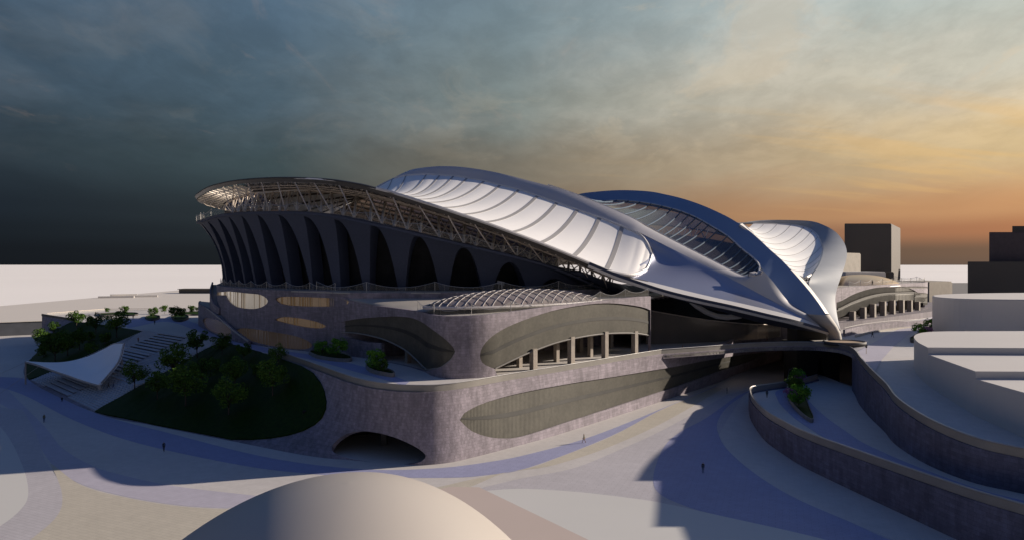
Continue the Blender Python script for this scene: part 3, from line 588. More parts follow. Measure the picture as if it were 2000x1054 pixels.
# arcade wall
ab=[(-112,262),(-104,240),(-99,219),(-86,203),(-71.5,190),(-50,176),(-33,171.5),(-14,172.5),(0,176),(14,183),(30,195),(44,207)]
at_=[tuple(P(*q)) for q in [(398,427,270),(386,432,244),(387,431.5,226),(430,418.5,205),(500,413,188),(620,415,173),(740,437,165.5),(880,469,166),(1000,497,171),(1085,521,177),(1150,548,182),(1196,571,186)]]
SA=Surf([(x,y,28) for x,y in ab],at_,lambda v:np.maximum(v,0)**2.4)
nA=SA.n
def opening(ap,Lb,Rb,pl=.55,pr=.42,n=16):
    pts=[]
    for k in range(n,-1,-1):
        t=(k/n)**2.2; pts.append((ap[0]+(Lb[0]-ap[0])*t**pl,ap[1]+(Lb[1]-ap[1])*t))
    for k in range(1,n+1):
        t=(k/n)**2.2; pts.append((ap[0]+(Rb[0]-ap[0])*t**pr,ap[1]+(Rb[1]-ap[1])*t))
    return pts
ops=[((470.5,422),(502,562.5),(525,564),.8,.6),((502,420.5),(532,564.5),(562,565.5),.75,.55),((543,420.5),(570,566),(608,567.5),.68,.5),((592,423),(612,568),(653,569),.6,.43),
 ((651,429),(666,569.5),(711,570.5),.5,.42),((724,440),(722,571),(779,572),.35,.42),((813,461.5),(791,572),(859,573),.36,.43),((904,484),(876,573.5),(944,574),.40,.45),((995.5,512.5),(961,573),(1031,573),.42,.45),((1083.5,544),(1048,573),(1115,573),.45,.45)]
hol=[]
for a,l,r,pl,pr in ops:
    q=SA.invl(opening(a,l,r,pl,pr)); q[:,1]=np.clip(q[:,1],0,.985); q[0,1]=q[-1,1]=.006; q[:,1]=np.maximum(q[:,1],.006); 
    s=1.0; hol.append(q)
good=[]
for q in hol:
    if q[:,0].max()-q[:,0].min()>.05: good.append(q)
q0=good[0]; du=good[1].mean(0)[0]-q0.mean(0)[0]
print('arc',[(round(float(q[:,0].min()),2),round(float(q[:,0].max()),2)) for q in good],du)
k=1
while q0[:,0].min()-k*du*.93>.05:
    q=q0.copy(); q[:,0]-=k*du*.93; good.append(q); k+=1
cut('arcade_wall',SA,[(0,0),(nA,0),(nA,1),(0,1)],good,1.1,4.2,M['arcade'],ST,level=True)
# added black wall giving the arches their deep shade, rising with the bowl
ib=offset_curve(cr(A([(x,y,28) for x,y in ab]),60),5.4); it=offset_curve(cr(A(at_),60),5.4); it[:,2]-=.8; vv_=np.linspace(0,1,10)[:,None,None]; gi=ib[None]+(it-ib)[None]*np.concatenate([vv_**2.4,vv_**2.4,vv_],2); slab('inner_or_shade_wall',gi,.4,M['inner'],ST)
# raked stand seen through openings and under the roof
rimc=cr(A(at_),120); 
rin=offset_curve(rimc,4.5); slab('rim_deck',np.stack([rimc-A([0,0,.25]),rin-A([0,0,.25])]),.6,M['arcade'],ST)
# rim railing
def railing(name,c,posts,h,parent,sag=.45,nm='railing'):
    """swagged net railing: posts, a sagging top cable and netting"""
    c=A(c); s=np.r_[0,np.cumsum(np.linalg.norm(np.diff(c,axis=0),axis=1))]; at=lambda q:A([np.interp(q,s,c[:,k]) for k in range(3)])
    if np.isscalar(posts): posts=np.linspace(0,s[-1],posts)
    net=MB(); cab=MB(); pst=MB()
    V=[];K=14
    for i in range(len(posts)-1):
        top_=[];bot=[]
        for k in range(K+1):
            t=k/K; p=at(posts[i]+(posts[i+1]-posts[i])*t); hh=h-(h*sag)*(1-(2*t-1)**2); top_.append(p+A([0,0,hh])); bot.append(p+A([0,0,.05]))
            if k%2==0: cab.bar(p+A([0,0,.02]),p+A([0,0,hh]),.025)
        cab.tube(top_,.05,4); net.add(np.concatenate([bot,top_]),[(a,a+1,a+K+2,a+K+1) for a in range(K)])
    r=cab.build(nm,M['net'],parent); net.build('netting',M['netting'],r) ; 
    for i,q in enumerate(posts):
        p=at(q); pst=MB(); pst.tube([p,p+A([0,0,h])],.07,5); pst.build('post',M['net'],r)
    return r
railing('railing',rimc[:112]+A([0,0,.1]),17,2.4,ST,.4)
railing('railing',cr(A([(x,y,28.05) for x,y in [(-52,170.2),(-41,163),(-25,164),(-5,166),(10,172.5),(30,188.5),(52,208)]]),60),8,2.6,ST,.55)
wr=te_.copy(); wr[:,2]=te[:,2]+.35; railing('railing',wr[26:],9,2.2,wing,.55)
railing('railing',cr(A([(x,y,28.1) for x,y in wb[1:7]])+A([.8,1.2,0]),40),12,2.2,ST,.5)
# ring canopy: fascia, slats, inner beam
fas=PL([(470,398,275),(425,396,262),(394,391,246),(381,383,230),(392,372.5,219),(413,362,208),(455,352.5,197),(510,347.5,188),(570,346.5,181),(640,350,174.5),(700,359,170.5),(740,369,168.5),(799,386,167.5),(866,408,167),(949,436,168),(1032,466,170),(1115,499,172),(1198,533,174.5),(1266,549.5,176)])
inr=PL([(500,409,275),(470,410,258),(448,411,250),(438,408,238),(445,396,229),(460,388,220),(490,380,211),(530,375.5,202),(585,372.5,195.5),(650,376,188.5),(710,384,184.5),(760,392,182.5),(820,408,181.5),(885,428,181),(965,455,182),(1045,485,184),(1125,514,186),(1205,542,188),(1270,556,189)])
fc=cr(fas,200); ic=cr(inr,200)
fb=fc.copy(); fb[:,2]-=1.35; fb=offset_curve(fb,.5); slab('fascia',np.stack([fb,fc]),.5,M['fascia'],ST)
slab('roof_edge',np.stack([fc,fc*A([1,1,1])+(ic-fc)*.12+A([0,0,.25])]),.3,M['fascia'],ST)
mb=MB(); mbd=MB()
fs=cr(A(fb),420); is_=cr(A(ic),420)
for k in range(0,419,2):
    a=fs[k]*1.; b=is_[min(k+5,419)]; a=a+(b-a)*.03
    (mb if (k//2)%3==0 else mbd).bar(a-A([0,0,.1]),b,.34,.12)
mb.build('canopy_slat',M['slat'],ST); mbd.build('canopy_slat',M['slat_dark'],ST)
mb=MB(); mb.tube(list(ic[8:]),.42,8); mb.build('inner_beam',M['steel'],ST)
mb=MB()
for t in (.25,.5,.75): 
    c=fb+(ic-fb)*t; mb.tube(list(c-A([0,0,.35])),.16,5)
mb.build('purlin',M['steel'],ST)
# struts
rc=offset_curve(rimc,1.6)
nb=17
def near(c,u): return c[int(round(u*(len(c)-1)))]
def match(px,c):
    q=HX+F*c[:,0]/c[:,1]; 
    k=40+np.argmin(abs(q[40:]-px)) if len(c)>150 else 30+np.argmin(abs(q[30:]-px)); return c[k]
feet0=[452,478,502,530,562,600,645,695,748,800,852,905,960,1010,1060,1110,1155,1190]
feet=sorted(feet0+[(a+b)/2 for a,b in zip(feet0,feet0[1:])])
for i,px in enumerate(feet):
    f0=match(px,rc); mb=MB(); wd=1.0
    sp_=max(12,(feet[min(i+1,len(feet)-1)]-feet[max(i-1,0)])/2)
    a=match(px+4,ic); mb.tube([f0,a],[.42,.34],6); b=match(px-sp_*.9,ic); mb.tube([f0,b],.16,6); b=match(px+sp_*1.0,ic); mb.tube([f0,b],.16,6)
    if i%2==0: c=match(px-sp_*1.2,fb); mb.tube([f0,c],.17,6); c=match(px+sp_*.5,fb); mb.tube([a,c],.15,6)
    mb.build('strut',M['steel'],ST)
# inner roof of the far side, with dark ribs
g=loft([PL([(440,385,262),(560,366,256),(660,366,250),(760,382,244),(900,425,236),(1010,470,228),(1090,505,222)]),PL([(440,412,256),(560,400,250),(660,402,244),(760,424,238),(900,464,230),(1010,500,224),(1090,528,218)]),PL([(440,440,262),(560,432,256),(660,436,250),(760,460,244),(900,500,236),(1010,532,228),(1090,556,222)])],60,22)
ir=slab('inner_roof',g,.6,M['far_roof'],ST)
mb=MB()
for k in range(1,21,2): mb.tube([p-A([0,.8,0]) for p in g[k]],.42,4)
mb.build('rib',M['far_rib'],ir)
# raked inner stand
g=loft([PL([(440,440,250),(660,440,240),(900,500,228),(1090,556,216),(1250,590,215)]),PL([(440,600,225),(660,600,215),(900,600,205),(1090,610,200),(1250,625,200)])],40,24)
gg=np.repeat(g,2,axis=0); gg[1:-1:2,:,2]=gg[2::2,:,2]; slab('stand_tier',gg,.5,M['seat'],ST,smooth=False)
# ---- membrane roof S1
a1=[(640,430,252),(700,388,243),(738,367,236),(766,351,233),(793,343.5,230),(833,341,226),(859,342.5,224),(886,344,222),(912.5,348,220),(945.7,354,217),(977,362,214.5),(1013.7,371,211.5),(1050,383,208),(1088,396,205),(1128,410,202),(1171,425.5,199),(1215,443,196),(1248,458,193.5),(1264,476,191.5),(1273,498,189)]
b1=[(470,351,195),(600,348,178),(690,358,171.5),(730,367,169),(750,372,168.5),(766,376,168.3),(778,380,168),(790,383.5,167.8),(806,388.5,167.6),(826,395,167.4),(859,405.5,167.2),(899,419,167.5),(945,434.5,168),(999,454,169),(1055,475,170.5),(1120,501,172.2),(1184,527,174),(1224,536,175.5),(1245,533.5,178.5),(1262,526,182.5)]
Aa,Bb=PL(a1),PL(b1)
nb_=len(a1)
def memb(name,Aa,Bb,sag,bays,nu=10,nv=26,inflate=.12,mat=None,parent=None):
    ua=cr(Aa,(len(Aa)-1)*nu+1); ub=cr(Bb,(len(Bb)-1)*nu+1); t=np.linspace(0,1,nv)[:,None,None]; g=ua[None]*(1-t)+ub[None]*t
    sg=4*t*(1-t); L_=np.linalg.norm(ua-ub,axis=1)[None,:,None]; g=g-A([0,0,1.])*sg*L_*sag
    ph=(np.arange(g.shape[1])%nu)/nu; inf=(np.sin(np.pi*ph))[None,:,None]*inflate*np.sqrt(sg); n=gridn(g); n=n*np.sign(n[...,2:3]); g=g+n*inf
    o=slab(name,g,.3,mat or M['membrane'],parent,flip=gridn(g)[g.shape[0]//2,g.shape[1]//2,2]<0)
    for k in range(1,len(Aa)-3):
        c=g[:,k*nu]; nn=n[:,k*nu]; tg=g[:,k*nu+1]-g[:,k*nu-1]; tg/=np.linalg.norm(tg,axis=1,keepdims=True); wd=(.22+.62*(k/len(Aa))**1.6)*(1 if inflate<.13 and len(Aa)>15 else .55); slab('seam',np.stack([c+nn*.07-tg*wd,c+nn*.07,c+nn*.07+tg*wd]),.05,M['seam'],o,flip=True)
    for v_ in (.14,.30,.46,.62,.78,.9): mb=MB(); mb.tube([p-q*.75 for p,q in zip(g[int(v_*(nv-1))],n[int(v_*(nv-1))])],.3,4); mb.build('purlin',M['far_rib'],o)
    return o,g
m1,gm1=memb('roof_membrane',Aa,Bb,.045,nb_,parent=ST)
endc=[gm1[k][-1] for k in range(gm1.shape[0])]
mb=MB(); e=list(cr(Aa,120)[20:])+endc[1:-1]+list(cr(Bb,120)[::-1][:100]); mb.tube(e,.45,6); mb.build('membrane_edge',M['strip'],m1)
# ---- arch 1 band
o1=PL([(620,430,256),(680,385,247),(720,372,241),(745,360,238),(766,350,236),(799.6,333,233),(833,327,229),(866,325,226),(906,327,223),(966,336.5,219),(1032,353,214),(1098,371,209),(1165,396,204.5),(1231,424.5,200.5),(1266,444.6,198),(1333,479.5,194.5),(1399,513,191.5),(1446,536.5,189.5),(1466,540,188.7),(1482,534,188.3),(1488,527,188),(1509,549,187.3),(1539,587,186),(1565,606,185),(1608,628,183.2)])
l1=PL([(640,432,252),(700,389,243),(730,372,238),(750,360,235.5),(768,351,233.5),(793,343,230),(833,340.5,226),(859,342,224),(900,345.5,221),(949,354,217),(1015,371,211),(1088,395,205),(1150,417,200.5),(1215,441,196),(1250,455,193.5),(1316,488,191),(1366,513,189.5),(1410,535,188),(1425,543,187.5),(1440,550.5,187),(1452,557,186.7),(1475,569,186),(1515,590,184.8),(1545,606,183.8),(1600,636,182.3)])
g=loft([o1,l1],240,6); n=gridn(g); sg=(4*np.linspace(0,1,6)*(1-np.linspace(0,1,6)))[:,None,None]; 
fl_=gridn(g)[3,60,2]<0; nn=n*(-1 if fl_ else 1); g=g+nn*sg*.35; slab('roof_arch',g,1.1,M['band'],ST,flip=fl_)
# ---- polished shell
tp=PL([(1248,455.5,193.4),(1266,464,192.6),(1316,488,190.9),(1366,513,189.4),(1432,546,187.3),(1499,582,185.3),(1565,617,183.3),(1592,632,182.6),(1618,646.3,182)])
md=PL([(1275,497,189.2),(1290,512,188.6),(1335,530,186.6),(1385,548,185.8),(1445,573,184.8),(1503,596,183.8),(1560,620.5,182.6),(1590,634,182.3),(1618,646.5,182)])
bt=PL([(1213,536.5,175.4),(1235,543,175.8),(1299,558,176.9),(1366,575,178),(1432,589.5,179),(1499,604,180),(1565,622,181.2),(1592,634.5,181.6),(1618,647,182)])
g=loft([tp,md,bt],70,26); slab('roof_shell',g,.6,M['blue_metal'],ST,flip=gridn(g)[10,20,1]>0)
# left return of the shell round the membrane end
# ---- long fin
ft=PL([(1150,515,173),(1200,535.5,174.6),(1220,540,175.2),(1266,549,176.2),(1333,565.5,177.4),(1399,581,178.4),(1465,595.5,179.4),(1532,611.5,180.4),(1582,627,181.2),(1618,646,181.9)])
fb2=PL([(1150,517,172.6),(1200,538,174.2),(1233,549.5,174.8),(1299.6,571,175.8),(1366,587,176.8),(1432,601,177.8),(1499,617,178.8),(1550,628.5,179.6),(1590,640,180.5),(1620,649,181.5)])
fb2=[A([p[0]*(1-d/p[1]),p[1]-d,H+(p[2]-H)*(1-d/p[1])]) for p,d in zip(fb2,[.5,1,2,2.6,2.6,2.6,2.4,2,1,.2])]
g=loft([ft,fb2],90,4); slab('roof_fin',g,.8,M['strip'],ST,flip=gridn(g)[1,30,1]>0)
bl=PL([(1150,520,176),(1200,543,178),(1233,556,179),(1290,574,180.5),(1350,591,181.5),(1410,608,182.5),(1482,629,183.5),(1532,639,184),(1580,645.5,184.4),(1618,651,184.5)])
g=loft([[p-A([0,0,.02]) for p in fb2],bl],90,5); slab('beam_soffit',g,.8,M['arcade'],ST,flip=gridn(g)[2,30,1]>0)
# ---- arch 2
o2=PL([(1085,400,272),(1125,381,262),(1165,374.7,256.5),(1214,371.7,250),(1266,374,242.5),(1299.6,380,237),(1333,388,230),(1366,399,223.5),(1399,413,217),(1432,430,210.5),(1466,453,205),(1499,483,199.5),(1515,497,197.5),(1532,513,195),(1565,549,190.5),(1592,582,187),(1615,616,184.8),(1618,625,184)])
i2=PL([(1100,404,268),(1140,390,259),(1161.5,394,254),(1205,391.5,247.5),(1250,395,240),(1293,402.5,232),(1331,413,225),(1360,425,219.5),(1385,439,214),(1421,461,207),(1449,486,201),(1475,505,197),(1489,526,193),(1509,549,190.5),(1539,587,187.5),(1575,611,185.2),(1603,626,184),(1611,628,183.7)])
g=loft([o2,i2],200,7); fl_=gridn(g)[3,60,2]<0; slab('roof_arch',g,1.3,M['blue_arch'],ST,flip=fl_)
# ---- glass roof between the two arches
ga=PL([(1120,392,263),(1161.5,394.5,254),(1205,392,247.5),(1250,395.5,240),(1293,403,232),(1331,413.5,225),(1360,425.5,219.5),(1385,439.5,214),(1421,461.5,207),(1449,486.5,201),(1472,505,197),(1483,520,194),(1481,533,191.5)])
gb=PL([(1070,362,213.5),(1112,376,210.5),(1155,392,207.3),(1196,409.5,204.6),(1241,430,201.6),(1283,453,199),(1307,466,197.5),(1332,479,196),(1373,500,193.7),(1408,518,192),(1436,532,190.6),(1452,539,189.8),(1468,539,189.4)])
g=loft([ga,gb],97,12); t=np.linspace(0,1,12)[:,None,None]; g=g-A([0,0,1.])*4*t*(1-t)*.6; gl=slab('roof_glazing',g,.12,M['glass'],ST,flip=gridn(g)[5,40,2]<0)
for k in range(4,97,4):
    mb=MB(); mb.tube([p+A([0,0,.12]) for p in g[:,k]],.22,5); mb.build('glazing_bar',M['glassrib'],gl)
mb=MB(); 
for c in(g[0],g[-1]): mb.tube(list(c+A([0,0,.1])),.3,5)
mb.tube(list(g[:,-1]+A([0,0,.1])),.4,5); mb.build('frame',M['strip'],gl)
# inner tier under the glass: pale trusses and dark raked seats
g=loft([PL([(1130,470,262),(1250,458,255),(1350,462,248),(1450,480,240),(1500,500,236)]),PL([(1130,520,240),(1250,520,232),(1350,540,225),(1450,560,220),(1500,575,216)])],30,20); gg=np.repeat(g,2,axis=0); gg[1:-1:2,:,2]=gg[2::2,:,2]; slab('stand_tier',gg,.5,M['seat'],ST,smooth=False)
g=loft([PL([(1130,420,285),(1250,410,280),(1350,425,272),(1450,450,262)]),PL([(1130,446,270),(1250,440,262),(1350,448,256),(1450,470,248)])],30,8); slab('inner_roof',g,.5,M['far_roof'],ST)
for k in range(9):
    mb=MB(); x=1200+k*22; Y_=255-k*1; a=P(x,467,Y_); b=P(x+8,448,Y_+3); c=P(x-8,448,Y_+3); mb.tube([a,b],.22,4); mb.tube([a,c],.22,4); mb.build('truss',M['strip'],ST)
# ---- second membrane (far side) and arch 3
La=[(1450,436,292),(1457,441,285),(1467,450.5,277),(1476,460,270),(1488,471.5,262),(1499,483,255),(1509,494,247),(1519,504.5,240),(1529,514,234),(1539,523,228),(1549,530,223),(1559,536,218),(1570,540,213)]
Ra=[(1470,437.5,296),(1492,437.5,293),(1518,438,289),(1545,439.2,282),(1570,443.5,274),(1586,451,266),(1598,462,258),(1607,478,249),(1608,491,242),(1605,503,234),(1600,513,228),(1594,524,222),(1586,534,217)]
def bulgeY(l,amt,y0=300,y1=185):
    return [(x,y,Y+amt*max(0,math.sin(math.pi*min(1,max(0,(y0-Y)/(y0-y1)/.76))))**.8) for x,y,Y in l]
Ra=bulgeY(Ra,60,310,180)
m2,gm2=memb('roof_membrane',PL(Ra),PL(La),.05,13,nu=6,nv=20,inflate=.12,parent=ST)
mb=MB(); mb.tube(list(cr(PL(Ra+[(1582,538,218),(1575,541.5,213)]),80)),.5,6); mb.build('membrane_edge',M['strip'],m2)
o3=PL(bulgeY([(1440,437,302),(1482,431,295),(1532,430,288),(1582,432,278),(1608,439.6,268),(1631.6,453,258),(1648,473,248),(1654,493,240),(1651.5,513,231),(1643,539,221),(1635,562.5,213),(1631.6,582,205),(1633,602,198),(1637,625,190),(1641.6,645,184)],60,310,184))
i3=PL(bulgeY([(1455,439,297),(1490,437.5,294),(1535,438.5,287),(1572,444,274.5),(1588,452,266),(1602,467,254),(1608,484,243.5),(1606,500,234.5),(1598,519,224.5),(1585,540,214),(1581,558,207),(1600,584,197),(1614,603,191.5),(1628,626,187),(1638,643,184)],60,310,184))
g=loft([o3,i3],160,8); t=np.linspace(0,1,8)[:,None,None]; fl_=gridn(g)[4,60,1]>0; n=gridn(g)*(-1 if fl_ else 1); g=g+n*4*t*(1-t)*.25; slab('roof_arch',g,.9,M['arch3'],ST,flip=fl_)
# strip between blue arch and far membrane
sa=PL([(1445,438,207),(1466,453.5,205),(1499,483.5,199.5),(1532,513.5,195),(1550,532,192.5),(1565,549.5,190.5),(1592,582.5,187),(1615,617,184.8),(1626,634,183.8)])
sb=PL([(1450,436.5,292),(1474,458.5,271),(1503,487.5,252),(1536,521,230),(1562,538,216),(1581,559,206.5),(1601,585,196.5),(1620,613,189),(1638,644,184)])
g=loft([sa,sb],80,5); slab('roof_trim',g,.6,M['strip'],ST,flip=gridn(g)[2,40,1]>0)
# ---- pier foot
rings=[]
for (l,r,y,Y0,d) in[(1575,1617,612,184,3.5),(1584,1624,622,183.5,3.5),(1600,1633,636,183,3.2),(1612,1639,648,183,2.6),(1617,1641,656,183,2.4),(1619,1642,668,183,2.6)]:
    c=P((l+r)/2,y,Y0); w=(r-l)/2/F*Y0; rings.append([c+A([math.cos(a)*w,math.sin(a)*d,0]) for a in np.linspace(0,2*math.pi,20,endpoint=False)])
V=np.concatenate(rings); Fc=[(i*20+k,i*20+(k+1)%20,(i+1)*20+(k+1)%20,(i+1)*20+k) for i in range(5) for k in range(20)]
mesh('roof_pier',V,[f[::-1] for f in Fc],M['conc'],ST)
mb=MB(); 
c=P(1588,655,188); mb.box((c[0]-.5,191,14.5),(8.6,7,5.4)); mb.build('pier_block',mat('dark_block',(.03,.028,.025),.8),ST)  # block in one even dark colour
mb=MB(); mb.tube(PL([(1350,588,186),(1362,598,186),(1380,609,186),(1400,616.5,186),(1420,619,186),(1440,617.5,186),(1456,613,186)]),.75,8); mb.build('roof_loop',M['strip'],ST)
# dark glazed front under the roof with mullions
gf=PL([(1262,604,186),(1330,616,188),(1400,626,192),(1470,632,198),(1530,633,206)]); gf0=[A([p[0],p[1],12.05]) for p in gf]
c0,c1=cr(gf0,60),cr(gf,60); gz=slab('glazed_front',np.stack([c0,c1]),.2,M['dglass'],ST)
mb=MB()
cc0,cc1=cr(gf0,150),cr(gf,150)
for a,b in zip(cc0,cc1): mb.bar(a-A([0,.25,0]),b-A([0,.25,0]),.07)
mb.tube(list(c1-A([0,.2,0])),.16,5); mb.build('mullion',M['steel'],gz)
g=loft([PL([(1270,560,215),(1400,590,215),(1520,625,215)]),PL([(1262,606,190),(1400,628,196),(1530,636,208)])],30,16); gg=np.repeat(g,2,axis=0); gg[1:-1:2,:,2]=gg[2::2,:,2]; slab('stand_tier',gg,.5,M['inner'],ST,smooth=False)
# small step wedge between terrace and pier
# skylight on near wing
dc=A([2.0,152.5,25.9]); ux=A([.78,.62,0]); uy=A([-.62,.78,0]); sky_=thing('skylight_dome',dc,'low shell skylight with white diagonal lattice on the roof of the near wing','skylight')
def dome_pt(a,b,rx=26,ry=9.5,hz=3.3):
    r=a*a+b*b; z=hz*max(0,1-r)**.75; return dc+ux*a*rx+uy*b*ry+A([0,0,z])
V=[];Fc=[];nr,nt_=10,48
for i in range(nr+1):
    r=i/nr
    for k in range(nt_): a=2*math.pi*k/nt_; V.append(dome_pt(r*math.cos(a),r*math.sin(a)))
for i in range(nr):
    for k in range(nt_): Fc.append((i*nt_+k,(i+1)*nt_+k,(i+1)*nt_+(k+1)%nt_,i*nt_+(k+1)%nt_))
mesh('glass_shell',V,Fc,M['pane'],sky_)
mb=MB()
for sgn in(1,-1):
    for c in np.arange(-1.9,1.91,.16):
        pts=[]
        for s in np.linspace(-1.2,1.2,40):
            a=c*.72+s*(.54 if sgn>0 else .16); b=sgn*s
            if a*a+b*b<=1: pts.append(dome_pt(a,b)+A([0,0,.08]))
        if len(pts)>2: mb.tube(pts,.075,4)
mb.build('lattice',M['lattice'],sky_)
mb=MB(); mb.tube([dome_pt(math.cos(a)*.999,math.sin(a)*.999) for a in np.linspace(0,2*math.pi,60)],.35,6); mb.build('rim',M['lattice'],sky_)
# ------------------------------------------------------------ far wing on the right
fwb=[(96,206),(108,216),(121,228),(137,242.5),(153,257),(170,272.5),(180,281),(186,287),(190,293),(192,302),(188,312)]
fwz=[26.5,27,27.3,27.3,27.3,27.3,27.3,27.3,27.3,27.3,27.3]
SF=Surf([(x,y,15.5) for x,y in fwb],[(x,y,z) for (x,y),z in zip(fwb,fwz)])
fw=thing('stadium_wing',(150,255,15.5),'far stone wing with bronze louvre band over dark columns, beyond the roof pier','wing','stadium wings')
fup=[(1634,590),(1645,586),(1665,575),(1690,566),(1715,561),(1745,559.5),(1770,561),(1785,566),(1797,575),(1804,584),(1807,593)]
flo=[(1634,622),(1645,618),(1658,612.5),(1675,606),(1690,600),(1710,593.5),(1730,589),(1750,587),(1775,587.5),(1790,589.5),(1807,596)]
fu=SF.invl(list(pxcurve(fup,36))); fe=SF.invl([(1806,599),(1803,603),(1797,605.3)])
hole=np.r_[[[fu[0,0],.01]],fu,fe,[[fe[-1,0]-.05,.01]]]
cut('wall',SF,[(0,0),(SF.n,0),(SF.n,1),(0,1)],[hole],1.6,.8,M['stone'],fw)
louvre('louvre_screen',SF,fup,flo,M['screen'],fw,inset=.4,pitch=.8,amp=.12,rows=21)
for (x,y) in[(1665,624.5),(1686,621),(1705,618.5),(1725,615.5),(1743,612.5),(1761,610),(1777,607.5),(1792,605)]:
    p=G(x,y,15.5); ty=np.interp(x,[q[0] for q in flo],[q[1] for q in flo]); column(x,y,15.5,1.7,max(2,H-(ty-HY)/F*p[1]-15.5+.5),fw)
for (x,y) in[(1682,616),(1703,613),(1722,610),(1739,608),(1757,605),(1772,603)]: column(x,y,15.5,1.6,9,fw)
e=cr(A([(x,y,z-.3) for (x,y),z in zip(fwb,fwz)]),60); bkf=e.copy(); bkf[:,0]-=30; bkf[:,1]+=34; slab('roof',np.stack([e+A([-.5,.5,0]),bkf]),.5,M['conc'],fw,flip=False)
bw=cr(A([(80,222,15.6),(100,242,15.6),(140,285,15.6),(170,318,15.6)]),20); bw2=bw+A([0,0,11]); slab('inner_or_shade_wall',np.stack([bw,bw2]),.5,M['seat'],fw)
rf=e+A([-.9,.9,.35]); railing('railing',rf[12:],11,2.2,fw,.5)
sd_=thing('skylight_dome',(120,255,27),'long shell painted with a golden sunset reflection on the roof of the far wing, behind its railing','skylight')
dc=A([146,268,26.4]); ux=A([.75,.66,0]); uy=A([-.66,.75,0]); V=[];Fc=[]
for i in range(nr+1):
    r=i/nr
    for k in range(nt_): a=2*math.pi*k/nt_; V.append(dome_pt(r*math.cos(a),r*math.sin(a),27,13,4.6))
for i in range(nr):
    for k in range(nt_): Fc.append((i*nt_+k,(i+1)*nt_+k,(i+1)*nt_+(k+1)%nt_,i*nt_+(k+1)%nt_))
mesh('shell',V,Fc,M['sunset_gold'],sd_)
mb=MB(); mb.tube([dome_pt(math.cos(a),math.sin(a),27,13,4.6) for a in np.linspace(0,2*math.pi,60)],.3,5); mb.build('rim',M['lattice'],sd_)
# road level at the right (z=13) and deck of the far wing
Bt=[(1555,682,None)]
Bj=[(float(tc_[-1][0]),float(tc_[-1][1])),(52,168.5),(63,174.5),(74,178),(83.6,178),(87.9,173.6),(86.9,165),(82.5,154),(77,142),(71.5,128),(67.5,116),(64.5,108),(62.5,99),(62,92),(63,86),(66,82),(70,76),(76,68)]
Bz=[12.5,12.45,12.4,12.4,12.4,12.4,12.6,13.0,13.3,13.0,12.3,11.6,11.0,10.6,10.3,10.1,9.9,9.7]
Bc=cr(A([(x,y,z) for (x,y),z in zip(Bj,Bz)]),160)
# road surface following the retaining wall top
rb_=offset_curve(Bc[55:],.9)-A([0,0,.12]); outer=cr(A([(104,205,13.1),(112,190,13.1),(118,160,13.2),(122,140,12.8),(122,115,11.6),(120,90,10.2),(118,66,9.6)]),len(rb_))
road=slab('upper_road',np.stack([rb_,rb_+(outer-rb_)*.33,rb_+(outer-rb_)*.66,outer]),1.0,M['pv_grey'],None,origin=(80,150,0),flip=gridn(np.stack([rb_,rb_+(outer-rb_)*.5,outer]))[1,30,2]<0); road['kind']='structure'
sheet('upper_road_far',[(87,180),(87,196),(96,206),(130,236),(187,288),(230,330),(330,420),(420,420),(420,150),(112,150),(104,170)],13.1,M['pv_grey'],.06)
sheet('blue_road_band',list(cr(GL([(1668,690),(1700,672),(1740,650),(1780,632),(1840,610),(1880,598)],13.1),40))+list(cr(GL([(1890,604),(1850,616),(1795,642),(1760,664),(1725,700),(1705,735)],13.1),40)),13.1,M['pv_lav'],.12)
fd=[(93,205),(108,214.5),(124,226),(141,240),(158,254),(177,270),(196,286),(215,303),(250,335)]
prism('wing_terrace',[(x,y) for x,y in fd]+[(250,380),(60,380),(60,205)],8,15.5,M['stone'])['kind']='structure'
lowp=cr(A([(99,199,15.2),(112,212,15.2),(128,224,15.2),(145,236,14.7),(165,252,14.4),(190,272,14.2)]),50)
rw=thing('retaining_wall',(110,212,12),'long stepped pinkish stone wall below the far wing, beside the upper road','wall'); lz=lowp.copy(); lz[:,0]+=3; lz[:,1]-=3; wallstrip('wall',lz,.0,.6,M['stone'],rw,z0=12.5); mb=MB(); mb.tube(list(lz+A([0,.2,.6])),.06,4); mb.build('handrail',M['net'],rw); wallstrip('kerb_wall',lz+A([2.2,-2.2,-1.4]),.0,.4,M['conc'],rw,z0=12.5)
# upper retaining wall + bridge
rwB=thing('retaining_wall',(66,110,0),'tall curving stone retaining wall carrying the upper road, nearer the white terraced building','wall','curved retaining walls')
bw_=Bc[60:]; b0=bw_.copy(); b0[:,2]=0; slab('wall',np.stack([b0,bw_]),1.0,M['stone_dark'],rwB,flip=False,uvm=1)
cp=offset_curve(Bc[56:],.25); wallstrip('parapet',cp,1.25,.25,M['parapet'],rwB,z0=None)
mb=MB(); t_=cp.copy(); t_[:,2]+=1.32; mb.tube(list(t_),.12,6); mb.build('coping',M['net'],rwB)
br=thing('footbridge',(70,178,12),'slender curved concrete footbridge sweeping from the terrace round to the upper road','bridge')
bc=cr(A([(x,y,z) for (x,y),z in zip(Bj[:9],Bz[:9])]),90); bo=offset_curve(bc,4.2); 
g=np.stack([bc-A([0,0,1.1]),bc]); slab('edge_beam',g,.5,M['stone'],br,uvm=1)
dk=np.stack([bc-A([0,0,.3]),bo-A([0,0,.3])]); slab('deck',dk,.7,M['conc'],br,flip=gridn(dk)[0,20,2]<0)
wallstrip('parapet',offset_curve(bc[:-8],.45),1.15,.14,M['parapet'],br,lean=.08); mb=MB(); t_=offset_curve(bc,.45); t_[:,2]+=1.2; mb.tube(list(t_),.09,5); mb.build('handrail',M['net'],br)
M['pier_black']=mat('pier_black',(.022,.02,.018),.8,var=.2)
